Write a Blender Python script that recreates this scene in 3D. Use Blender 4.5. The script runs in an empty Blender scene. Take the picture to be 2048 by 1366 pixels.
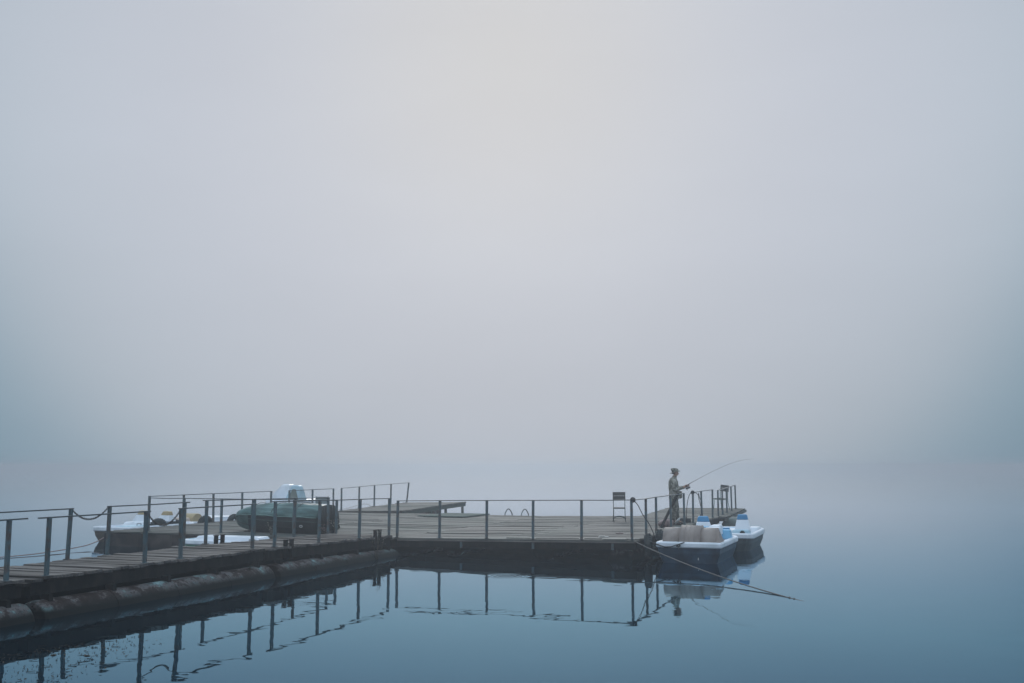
import bpy, bmesh, math, random
from mathutils import Vector, Matrix

R = math.radians
scene = bpy.context.scene
col = scene.collection
random.seed(7)

# ------------------------------------------------------------------ camera
cam_data = bpy.data.cameras.new('camera')
cam = bpy.data.objects.new('camera', cam_data)
col.objects.link(cam)
cam.location = (0.0, 0.0, 2.35)
cam.rotation_euler = (R(90 + 6.905), 0, 0)
cam_data.sensor_width = 36.0
cam_data.lens = 36.0
cam_data.clip_start = 0.1
cam_data.clip_end = 6000.0
scene.camera = cam

# ------------------------------------------------------------------ sky and sun
SUN_EL, SUN_AZ = R(23.0), R(-0.3)
SUN_DIR = Vector((math.sin(SUN_AZ) * math.cos(SUN_EL), math.cos(SUN_AZ) * math.cos(SUN_EL), math.sin(SUN_EL)))

def build_world():
    w = bpy.data.worlds.new('World')
    scene.world = w
    w.use_nodes = True
    nt = w.node_tree
    nt.nodes.clear()
    N, L = nt.nodes.new, nt.links.new
    out = N('ShaderNodeOutputWorld')
    sky = N('ShaderNodeTexSky')
    sky.sky_type = 'NISHITA'
    sky.sun_disc = False
    sky.sun_elevation = SUN_EL
    sky.sun_rotation = SUN_AZ
    sky.dust_density = 4.0
    bg_sky = N('ShaderNodeBackground')
    bg_sky.inputs['Strength'].default_value = 0.05
    L(sky.outputs['Color'], bg_sky.inputs['Color'])
    tc = N('ShaderNodeTexCoord')
    nrm = N('ShaderNodeVectorMath'); nrm.operation = 'NORMALIZE'
    L(tc.outputs['Generated'], nrm.inputs[0])
    # overcast layer: bright round the veiled sun, bluer and darker away from it
    dot = N('ShaderNodeVectorMath'); dot.operation = 'DOT_PRODUCT'
    L(nrm.outputs[0], dot.inputs[0]); dot.inputs[1].default_value = SUN_DIR
    ac = N('ShaderNodeMath'); ac.operation = 'ARCCOSINE'
    L(dot.outputs['Value'], ac.inputs[0])
    dv = N('ShaderNodeMath'); dv.operation = 'DIVIDE'; dv.inputs[1].default_value = math.pi
    L(ac.outputs[0], dv.inputs[0])
    cr = N('ShaderNodeValToRGB')
    cr.color_ramp.interpolation = 'B_SPLINE'
    el = cr.color_ramp.elements
    stops = SKY_STOPS
    el[0].position = stops[0][0] / 180; el[0].color = (*stops[0][1], 1)
    el[1].position = stops[-1][0] / 180; el[1].color = (*stops[-1][1], 1)
    for a, c in stops[1:-1]:
        e = el.new(a / 180); e.color = (*c, 1)
    L(dv.outputs[0], cr.inputs[0])
    bg = N('ShaderNodeBackground')
    bg.inputs['Strength'].default_value = 1.0
    # the fog bank over the lake is a little duller low down
    sep = N('ShaderNodeSeparateXYZ'); L(nrm.outputs[0], sep.inputs[0])
    mr = N('ShaderNodeMapRange'); mr.interpolation_type = 'SMOOTHSTEP'
    mr.inputs['From Min'].default_value = -0.02; mr.inputs['From Max'].default_value = 0.27
    mr.inputs['To Min'].default_value = LOW_DIM; mr.inputs['To Max'].default_value = 1.0
    L(sep.outputs['Z'], mr.inputs['Value'])
    # ... and more so away from the sun's side of the lake, most of all to the right
    sx = N('ShaderNodeMath'); sx.operation = 'ADD'; sx.inputs[1].default_value = 0.05; L(sep.outputs['X'], sx.inputs[0])
    sq = N('ShaderNodeMath'); sq.operation = 'POWER'; sq.inputs[1].default_value = 2.0
    sa = N('ShaderNodeMath'); sa.operation = 'ABSOLUTE'; L(sx.outputs[0], sa.inputs[0]); L(sa.outputs[0], sq.inputs[0])
    sd = N('ShaderNodeMapRange'); sd.inputs['From Max'].default_value = 0.30
    sd.inputs['To Min'].default_value = LOW_DIM; sd.inputs['To Max'].default_value = LOW_DIM - 0.10
    L(sq.outputs[0], sd.inputs['Value']); L(sd.outputs[0], mr.inputs['To Min'])
    # towards the zenith the fog is thinner and brighter
    mz = N('ShaderNodeMapRange'); mz.interpolation_type = 'SMOOTHSTEP'
    mz.inputs['From Min'].default_value = 0.40; mz.inputs['From Max'].default_value = 1.0
    mz.inputs['To Min'].default_value = 1.0; mz.inputs['To Max'].default_value = ZENITH
    L(sep.outputs['Z'], mz.inputs['Value'])
    mm = N('ShaderNodeMath'); mm.operation = 'MULTIPLY'
    L(mr.outputs[0], mm.inputs[0]); L(mz.outputs[0], mm.inputs[1])
    vm = N('ShaderNodeVectorMath'); vm.operation = 'SCALE'
    L(cr.outputs[0], vm.inputs[0]); L(mm.outputs[0], vm.inputs['Scale'])
    # very faint unevenness of the fog
    nz = N('ShaderNodeTexNoise'); nz.inputs['Scale'].default_value = 2.6; nz.inputs['Detail'].default_value = 3.0
    st = N('ShaderNodeMapping'); st.inputs['Scale'].default_value = (1, 1, 3.2)
    L(nrm.outputs[0], st.inputs['Vector']); L(st.outputs[0], nz.inputs['Vector'])
    nr = N('ShaderNodeMapRange'); nr.inputs['To Min'].default_value = 0.945; nr.inputs['To Max'].default_value = 1.055
    L(nz.outputs[0], nr.inputs['Value'])
    v2 = N('ShaderNodeVectorMath'); v2.operation = 'SCALE'
    L(vm.outputs[0], v2.inputs[0]); L(nr.outputs[0], v2.inputs['Scale'])
    L(v2.outputs[0], bg.inputs['Color'])
    add = N('ShaderNodeMixShader'); add.inputs[0].default_value = 0.985
    L(bg_sky.outputs[0], add.inputs[1]); L(bg.outputs[0], add.inputs[2])
    L(add.outputs[0], out.inputs['Surface'])

SKY_STOPS = [(0, (.60, .61, .63)), (6, (.595, .61, .645)), (11, (.57, .60, .66)), (16, (.535, .57, .64)), (21, (.515, .56, .635)), (25, (.485, .54, .615)), (28.5, (.435, .505, .58)),
             (32, (.295, .405, .495)), (36, (.21, .33, .42)), (44, (.18, .27, .36)), (80, (.33, .40, .47)), (180, (.52, .58, .66))]
LOW_DIM = 0.90
ZENITH = 3.6
build_world()

sun_data = bpy.data.lights.new('sun', 'SUN')
sun_data.energy = 1.0
sun_data.angle = R(14)
sun_data.color = (1.0, 0.97, 0.93)
sun = bpy.data.objects.new('sun', sun_data)
col.objects.link(sun)
sun.rotation_euler = (-SUN_DIR).to_track_quat('-Z', 'Y').to_euler()
sun.location = (0, 30, 30)

scene.view_settings.view_transform = 'Standard'
scene.view_settings.look = 'None'
scene.view_settings.exposure = 0.0
scene.view_settings.gamma = 1.0
scene.view_settings.use_curve_mapping = False
scene.cycles.max_bounces = 6
scene.cycles.volume_bounces = 1
scene.cycles.use_denoising = True

# ------------------------------------------------------------------ haze
def haze_box():
    m = bpy.data.materials.new('haze_air')
    m.use_nodes = True
    nt = m.node_tree
    nt.nodes.clear()
    o = nt.nodes.new('ShaderNodeOutputMaterial')
    v = nt.nodes.new('ShaderNodeVolumePrincipled')
    v.inputs['Color'].default_value = (*HAZE_COLOR, 1)
    v.inputs['Density'].default_value = HAZE_DENSITY
    v.inputs['Anisotropy'].default_value = HAZE_G
    nt.links.new(v.outputs[0], o.inputs['Volume'])
    bm = bmesh.new()
    bmesh.ops.create_cube(bm, size=1.0)
    S, z0, z1 = 2400.0, -1.0, 3.0
    for vt in bm.verts:
        vt.co = Vector((vt.co.x * S, vt.co.y * S, z0 if vt.co.z < 0 else z1))
    me = bpy.data.meshes.new('haze')
    bm.to_mesh(me); bm.free()
    me.materials.append(m)
    ob = bpy.data.objects.new('haze', me)
    col.objects.link(ob)
    ob['kind'] = 'stuff'
    ob['label'] = 'pale blue grey morning fog over the still lake'
    return ob
HAZE_COLOR = (.545, .58, .63)
HAZE_DENSITY = 0.0046
HAZE_G = 0.76
haze_box()

# ------------------------------------------------------------------ local frame of the jetty
# u runs along the front edge of the platform, v away from the shore, z up from the water
TH = R(-20.5)
CU, SU = math.cos(TH), math.sin(TH)
P0 = Vector((-3.13, 28.0, 0.0))

def W(u, v, z=0.0):
    return Vector((P0.x + u * CU - v * SU, P0.y + u * SU + v * CU, z))

TILT = 0.0148
def zdeck(u):
    return 0.42 + TILT * max(u, 0.0)

# ------------------------------------------------------------------ mesh helpers
class MB:
    """collects shapes and links them as one mesh object"""
    def __init__(self):
        self.v, self.f, self.mi, self.sm = [], [], [], []
        self.m, self.smooth = 0, False
    def add(self, verts, faces):
        n = len(self.v)
        self.v += [tuple(p) for p in verts]
        for f in faces:
            self.f.append([n + i for i in f]); self.mi.append(self.m); self.sm.append(self.smooth)
        return self
    def box(self, x0, x1, y0, y1, z0, z1, M=None, tx=0.0, ty=0.0, sx=0.0, sy=0.0):
        """tx, ty: how much the top is drawn in on each side; sx, sy: shift of the top"""
        p = [(x0, y0, z0), (x1, y0, z0), (x1, y1, z0), (x0, y1, z0),
             (x0 + tx + sx, y0 + ty + sy, z1), (x1 - tx + sx, y0 + ty + sy, z1), (x1 - tx + sx, y1 - ty + sy, z1), (x0 + tx + sx, y1 - ty + sy, z1)]
        if M is not None:
            p = [M @ Vector(q) for q in p]
        return self.add(p, [(0, 3, 2, 1), (4, 5, 6, 7), (0, 1, 5, 4), (1, 2, 6, 5), (2, 3, 7, 6), (3, 0, 4, 7)])
    def bar(self, a, b, w, h=None, up=(0, 0, 1)):
        """rectangular bar from a to b"""
        a, b = Vector(a), Vector(b); h = h or w
        d = (b - a).normalized(); up = Vector(up)
        s = d.cross(up)
        if s.length < 1e-4: s = d.cross(Vector((0, 1, 0)))
        s.normalize(); t = s.cross(d).normalized()
        c = [s * (w / 2) * i + t * (h / 2) * j for i, j in ((-1, -1), (1, -1), (1, 1), (-1, 1))]
        return self.add([a + q for q in c] + [b + q for q in c],
                        [(0, 3, 2, 1), (4, 5, 6, 7), (0, 1, 5, 4), (1, 2, 6, 5), (2, 3, 7, 6), (3, 0, 4, 7)])
    def tube(self, pts, r, n=8, cap=True, closed=False):
        pts = [Vector(p) for p in pts]
        rs = r if isinstance(r, (list, tuple)) else [r] * len(pts)
        rings, prev = [], None
        L_ = len(pts)
        for i, p in enumerate(pts):
            if closed: d = pts[(i + 1) % L_] - pts[i - 1]
            else: d = pts[min(i + 1, L_ - 1)] - pts[max(i - 1, 0)]
            d.normalize()
            if prev is None:
                s = d.cross(Vector((0, 0, 1)))
                if s.length < 1e-3: s = d.cross(Vector((0, 1, 0)))
            else:
                s = prev - d * prev.dot(d)
            s.normalize(); prev = s; t = s.cross(d)
            rings.append([p + (s * math.cos(2 * math.pi * k / n) + t * math.sin(2 * math.pi * k / n)) * rs[i] for k in range(n)])
        vs = [q for g in rings for q in g]; fs = []
        m = L_ if closed else L_ - 1
        for i in range(m):
            for k in range(n):
                a, b = i * n, ((i + 1) % L_) * n
                fs.append((a + k, a + (k + 1) % n, b + (k + 1) % n, b + k))
        if cap and not closed:
            fs.append(tuple(range(n - 1, -1, -1))); fs.append(tuple((L_ - 1) * n + k for k in range(n)))
        return self.add(vs, fs)
    def loft(self, rings, closed_ring=True, cap=True):
        n = len(rings[0]); vs = [q for g in rings for q in g]; fs = []
        for i in range(len(rings) - 1):
            for k in range(n if closed_ring else n - 1):
                a, b = i * n, (i + 1) * n
                fs.append((a + k, a + (k + 1) % n, b + (k + 1) % n, b + k))
        if cap:
            fs.append(tuple(range(n - 1, -1, -1))); fs.append(tuple((len(rings) - 1) * n + k for k in range(n)))
        return self.add(vs, fs)
    def mesh(self, name, mats):
        me = bpy.data.meshes.new(name)
        me.from_pydata(self.v, [], self.f)
        for m in (mats if isinstance(mats, (list, tuple)) else [mats]):
            me.materials.append(m)
        me.polygons.foreach_set('material_index', self.mi)
        me.polygons.foreach_set('use_smooth', self.sm)
        me.validate(); me.update()
        bm = bmesh.new(); bm.from_mesh(me)
        bmesh.ops.recalc_face_normals(bm, faces=bm.faces[:])
        bm.to_mesh(me); bm.free()
        return me
    def build(self, name, mats, parent=None, loc=(0, 0, 0), bevel=0.0, seg=2):
        ob = bpy.data.objects.new(name, self.mesh(name, mats))
        col.objects.link(ob); ob.location = loc
        if parent is not None: ob.parent = parent
        if bevel:
            b = ob.modifiers.new('bevel', 'BEVEL'); b.width = bevel; b.segments = seg; b.limit_method = 'ANGLE'; b.angle_limit = R(35)
        return ob

def link_mesh(name, me, parent=None, loc=(0, 0, 0), rot=(0, 0, 0), scale=(1, 1, 1)):
    ob = bpy.data.objects.new(name, me)
    col.objects.link(ob)
    ob.location, ob.rotation_euler, ob.scale = loc, rot, scale
    if parent is not None: ob.parent = parent
    return ob

def tag(o, label=None, cat=None, group=None, kind=None):
    if label: o['label'] = label
    if cat: o['category'] = cat
    if group: o['group'] = group
    if kind: o['kind'] = kind
    return o

def thing(name, label, cat, loc=(0, 0, 0), rot=TH, group=None):
    o = bpy.data.objects.new(name, None)
    col.objects.link(o)
    o.empty_display_size = 0.2
    o.location = loc
    o.rotation_euler = rot if isinstance(rot, tuple) else (0, 0, rot)
    return tag(o, label, cat, group)

# ------------------------------------------------------------------ materials
def new_mat(name):
    m = bpy.data.materials.new(name); m.use_nodes = True
    nt = m.node_tree
    return m, nt, nt.nodes['Principled BSDF']

def mixed(name, colors, scale=3.0, stretch=(1, 1, 1), rough=0.7, bump=0.0, bscale=20.0, vary=0.0, detail=5.0, lo=0.35, hi=0.65, metal=0.0, spec=0.25, mott=None):
    """noise between the given colours; vary: brightness change from one piece to the next"""
    m, nt, b = new_mat(name)
    N, L = nt.nodes.new, nt.links.new
    tc = N('ShaderNodeTexCoord'); mp = N('ShaderNodeMapping'); mp.inputs['Scale'].default_value = stretch
    oi = N('ShaderNodeObjectInfo')
    off = N('ShaderNodeVectorMath'); off.operation = 'ADD'
    sc = N('ShaderNodeMath'); sc.operation = 'MULTIPLY'; sc.inputs[1].default_value = 37.0
    L(oi.outputs['Random'], sc.inputs[0])
    L(tc.outputs['Object'], off.inputs[0]); L(sc.outputs[0], off.inputs[1])
    L(off.outputs[0], mp.inputs['Vector'])
    nz = N('ShaderNodeTexNoise'); nz.inputs['Scale'].default_value = scale; nz.inputs['Detail'].default_value = detail; nz.inputs['Roughness'].default_value = 0.62
    L(mp.outputs[0], nz.inputs['Vector'])
    cr = N('ShaderNodeValToRGB'); e = cr.color_ramp.elements
    n = len(colors)
    e[0].position = lo; e[0].color = (*colors[0], 1); e[1].position = hi; e[1].color = (*colors[-1], 1)
    for i, c in enumerate(colors[1:-1]):
        k = e.new(lo + (hi - lo) * (i + 1) / (n - 1)); k.color = (*c, 1)
    L(nz.outputs[0], cr.inputs[0])
    cur = cr.outputs[0]
    if mott:
        n2 = N('ShaderNodeTexNoise'); n2.inputs['Scale'].default_value = mott[1]; n2.inputs['Detail'].default_value = 4
        L(tc.outputs['Object'] if mott[1] > 0 else tc.outputs['Object'], n2.inputs['Vector'])
        gm = N('ShaderNodeNewGeometry')
        L(gm.outputs['Position'], n2.inputs['Vector'])
        r2 = N('ShaderNodeMapRange'); r2.inputs['From Min'].default_value = 0.48; r2.inputs['From Max'].default_value = 0.68; r2.inputs['To Max'].default_value = mott[2]
        L(n2.outputs[0], r2.inputs['Value'])
        mx = N('ShaderNodeMix'); mx.data_type = 'RGBA'
        L(r2.outputs[0], mx.inputs['Factor']); L(cur, mx.inputs['A']); mx.inputs['B'].default_value = (*mott[0], 1)
        cur = mx.outputs['Result']
    if vary:
        hs = N('ShaderNodeHueSaturation')
        mr = N('ShaderNodeMapRange'); mr.inputs['To Min'].default_value = 1 - vary; mr.inputs['To Max'].default_value = 1 + vary
        L(oi.outputs['Random'], mr.inputs['Value']); L(mr.outputs[0], hs.inputs['Value']); L(cur, hs.inputs['Color'])
        cur = hs.outputs[0]
    L(cur, b.inputs['Base Color'])
    b.inputs['Roughness'].default_value = rough
    b.inputs['Metallic'].default_value = metal
    b.inputs['Specular IOR Level'].default_value = spec
    if bump:
        nb = N('ShaderNodeTexNoise'); nb.inputs['Scale'].default_value = bscale; nb.inputs['Detail'].default_value = 3
        L(mp.outputs[0], nb.inputs['Vector'])
        bp = N('ShaderNodeBump'); bp.inputs['Strength'].default_value = 1.0; bp.inputs['Distance'].default_value = bump
        L(nb.outputs[0], bp.inputs['Height']); L(bp.outputs[0], b.inputs['Normal'])
    return m

M = {}
M['walk_wood'] = mixed('weathered_walkway_wood', [(.055, .052, .05), (.09, .082, .077), (.14, .125, .115)], 2.2, (.5, 9, 9), .78, .003, 8, .48, mott=((.04, .036, .03), 1.1, .65))
M['deck_wood'] = mixed('weathered_deck_wood', [(.06, .065, .062), (.098, .098, .09), (.14, .13, .118)], 2.2, (.5, 9, 9), .75, .003, 8, .26, mott=((.058, .078, .07), .45, .8))
M['mossy_wood'] = mixed('mossy_deck_wood', [(.06, .07, .064), (.09, .094, .086), (.125, .12, .108)], 2.2, (.5, 9, 9), .75, .003, 8, .22, mott=((.045, .068, .058), .6, .8))
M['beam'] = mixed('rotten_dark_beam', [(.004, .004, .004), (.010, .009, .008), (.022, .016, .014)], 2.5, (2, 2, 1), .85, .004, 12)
M['post'] = mixed('grey_green_painted_steel', [(.055, .095, .115), (.075, .118, .135), (.09, .12, .13)], 6, (1, 1, .6), .5, .0, 10, .10, mott=((.085, .055, .04), 7.0, .85))
M['rail'] = mixed('grey_handrail_steel', [(.05, .07, .078), (.08, .10, .108)], 5, (1, 1, 1), .45, mott=((.07, .05, .04), 4.0, .5))
M['chain'] = mixed('rusty_chain_steel', [(.025, .025, .028), (.06, .05, .045)], 30, rough=.6)
M['rubber'] = mixed('old_tyre_rubber', [(.018, .026, .028), (.04, .05, .052)], 6, rough=.75, bump=.004, bscale=14)
M['rope_dark'] = mixed('dark_wet_rope', [(.02, .024, .028), (.05, .05, .05)], 30, rough=.8)
M['rope_grey'] = mixed('grey_mooring_rope', [(.10, .095, .09), (.17, .16, .15)], 25, rough=.85)
M['rope_pale'] = mixed('pale_mooring_rope', [(.20, .19, .17), (.32, .30, .27)], 25, rough=.85)
M['rope_red'] = mixed('faded_reddish_rope', [(.22, .14, .13), (.32, .24, .22)], 25, rough=.85)
M['gel_white'] = mixed('white_gelcoat', [(.68, .73, .80), (.78, .82, .87)], 1.6, rough=.32, mott=((.46, .52, .56), 2.2, .5))
M['gel_blue'] = mixed('blue_gelcoat', [(.05, .21, .40), (.07, .26, .46)], 2, rough=.35)
M['gel_light_blue'] = mixed('light_blue_gelcoat', [(.17, .44, .66), (.24, .52, .74)], 2, rough=.35)
M['gel_pale_blue'] = mixed('pale_blue_gelcoat', [(.36, .54, .64), (.46, .62, .70)], 2, rough=.35)
M['gel_yellow'] = mixed('dull_yellow_gelcoat', [(.34, .265, .15), (.43, .34, .20)], 2, rough=.45)
M['gel_taupe'] = mixed('taupe_plastic', [(.26, .22, .20), (.34, .29, .26)], 1.8, (1, 1, 1), .75, mott=((.20, .165, .15), 3.0, .5))
M['gel_taupe_ribbed'] = M['gel_taupe']
M['hull_blue'] = mixed('faded_blue_hull', [(.024, .045, .075), (.045, .09, .145)], 2.5, (1, 1, .5), .4, mott=((.02, .028, .04), 2.5, .7))
M['hull_dark'] = mixed('dark_stained_hull', [(.012, .015, .02), (.03, .035, .04)], 2.5, rough=.45)
M['hull_brown'] = mixed('brown_stained_hull', [(.05, .035, .03), (.10, .085, .075)], 2.5, (1, 1, .6), .6, mott=((.16, .14, .11), 1.5, .6))
M['hull_green'] = mixed('pale_green_hull', [(.13, .26, .20), (.18, .31, .24)], 2.0, rough=.5)
M['tarp'] = mixed('teal_green_tarpaulin', [(.035, .08, .078), (.075, .155, .15), (.16, .25, .24)], 1.6, (.6, 2.2, 3), .38, .05, 1.6, mott=((.035, .06, .055), 1.8, .6))
M['side_plate'] = mixed('rusty_side_plate', [(.010, .010, .011), (.022, .018, .017), (.04, .03, .028)], 1.2, rough=.8, bump=.004, vary=.2, mott=((.12, .10, .09), 1.6, .5))
M['boat_side'] = mixed('dark_green_planking', [(.005, .010, .010), (.013, .017, .017), (.02, .022, .021)], 1.4, (.4, 1, 3), .55, .004, 6)
M['tarp_hem'] = mixed('faded_tarpaulin_hem', [(.12, .22, .20), (.20, .31, .29)], 4, rough=.5)
M['boat_bow'] = mixed('green_painted_bow', [(.02, .055, .052), (.06, .11, .105)], 4, rough=.6, bump=.006, bscale=9)
M['badge'] = mixed('worn_pale_badge', [(.38, .40, .40), (.5, .5, .5)], 8, rough=.5)
M['olive'] = mixed('olive_grey_panel', [(.12, .15, .135), (.16, .19, .17)], 3, rough=.6)
M['chair_wood'] = mixed('dark_slat_wood', [(.04, .045, .045), (.07, .072, .07)], 4, (.5, 4, 4), .7)
M['chair_steel'] = mixed('green_chair_tube', [(.035, .065, .065), (.06, .09, .09)], 4, rough=.45)
M['seat_grey'] = mixed('grey_blue_board', [(.17, .22, .24), (.24, .29, .31)], 3, rough=.6)
M['mat_green'] = mixed('dark_green_mat', [(.035, .065, .055), (.055, .085, .075)], 6, rough=.9, bump=.004)
M['camo'] = mixed('camouflage_cloth', [(.045, .052, .04), (.13, .135, .11), (.21, .195, .165), (.36, .36, .32)], 13, (1, 1, 1), .9, .01, 7, detail=2.5, lo=.36, hi=.64)
M['camo_dark'] = mixed('dark_camouflage_cloth', [(.05, .055, .045), (.13, .132, .11), (.235, .225, .195)], 13, (1, 1, 1), .9, .01, 6, detail=2.5, lo=.36, hi=.64)
M['skin'] = mixed('weathered_skin', [(.30, .17, .12), (.36, .21, .15)], 8, rough=.55)
M['hair'] = mixed('dark_hair', [(.03, .025, .02), (.05, .04, .035)], 30, rough=.8)
M['boot'] = mixed('worn_boot_leather', [(.035, .028, .024), (.07, .055, .045)], 8, rough=.6)
M['rod'] = mixed('grey_rod_blank', [(.03, .035, .035), (.05, .055, .055)], 8, rough=.35)
M['reel'] = mixed('dark_reel_metal', [(.03, .035, .04), (.08, .09, .10)], 15, rough=.3, metal=.5)
M['sack'] = mixed('crumpled_brown_cloth', [(.11, .08, .08), (.22, .16, .15), (.32, .25, .24)], 5, rough=.9, bump=.03, bscale=6)
M['pale'] = mixed('pale_plastic', [(.42, .44, .44), (.55, .56, .55)], 5, rough=.5)
M['dark_plastic'] = mixed('dark_plastic_case', [(.03, .035, .04), (.05, .055, .06)], 5, rough=.5)
M['stem'] = mixed('dry_brown_stem', [(.045, .04, .03), (.09, .08, .055)], 15, rough=.9)
M['leaf'] = mixed('dull_green_leaf', [(.045, .07, .04), (.09, .12, .07)], 12, rough=.8, vary=.3)
M['bloom'] = mixed('dry_pale_seed_heads', [(.25, .25, .21), (.38, .37, .33)], 12, rough=.9)
M['litter'] = mixed('dead_floating_leaves', [(.005, .005, .004), (.012, .010, .007), (.02, .018, .010)], 14, rough=.8)

def pipe_material():
    """old turquoise paint flaking off rusty steel, dark with slime at the waterline"""
    m, nt, b = new_mat('flaking_turquoise_pontoon_paint')
    N, L = nt.nodes.new, nt.links.new
    gm = N('ShaderNodeNewGeometry')
    n1 = N('ShaderNodeTexNoise'); n1.inputs['Scale'].default_value = 1.7; n1.inputs['Detail'].default_value = 10; n1.inputs['Roughness'].default_value = .78
    L(gm.outputs['Position'], n1.inputs['Vector'])
    n2 = N('ShaderNodeTexNoise'); n2.inputs['Scale'].default_value = 9.0; n2.inputs['Detail'].default_value = 6
    L(gm.outputs['Position'], n2.inputs['Vector'])
    cr = N('ShaderNodeValToRGB'); e = cr.color_ramp.elements
    e[0].position = .42; e[0].color = (.022, .014, .012, 1); e[1].position = .66; e[1].color = (.26, .38, .39, 1)
    for p, c in ((.49, (.045, .033, .030)), (.52, (.15, .14, .14)), (.55, (.08, .075, .075)), (.59, (.15, .23, .235))):
        k = e.new(p); k.color = (*c, 1)
    L(n1.outputs[0], cr.inputs[0])
    mx = N('ShaderNodeMix'); mx.data_type = 'RGBA'
    r2 = N('ShaderNodeMapRange'); r2.inputs['From Min'].default_value = .52; r2.inputs['From Max'].default_value = .66; r2.inputs['To Max'].default_value = .8
    L(n2.outputs[0], r2.inputs['Value'])
    L(r2.outputs[0], mx.inputs['Factor']); L(cr.outputs[0], mx.inputs['A']); mx.inputs['B'].default_value = (.035, .027, .025, 1)
    # slime line just above the water
    sp = N('ShaderNodeSeparateXYZ'); L(gm.outputs['Position'], sp.inputs[0])
    ad = N('ShaderNodeMath'); ad.operation = 'MULTIPLY_ADD'; ad.inputs[1].default_value = -.09; L(n1.outputs[0], ad.inputs[0]); L(sp.outputs['Z'], ad.inputs[2])
    r3 = N('ShaderNodeMapRange'); r3.inputs['From Min'].default_value = .04; r3.inputs['From Max'].default_value = .15; r3.inputs['To Min'].default_value = 1; r3.inputs['To Max'].default_value = 0
    L(ad.outputs[0], r3.inputs['Value'])
    m3 = N('ShaderNodeMix'); m3.data_type = 'RGBA'
    L(r3.outputs[0], m3.inputs['Factor']); L(mx.outputs['Result'], m3.inputs['A']); m3.inputs['B'].default_value = (.010, .011, .010, 1)
    L(m3.outputs['Result'], b.inputs['Base Color'])
    b.inputs['Roughness'].default_value = .82
    b.inputs['Specular IOR Level'].default_value = .12
    bp = N('ShaderNodeBump'); bp.inputs['Distance'].default_value = .008; L(n2.outputs[0], bp.inputs['Height']); L(bp.outputs[0], b.inputs['Normal'])
    return m
M['pipe'] = pipe_material()

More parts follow.
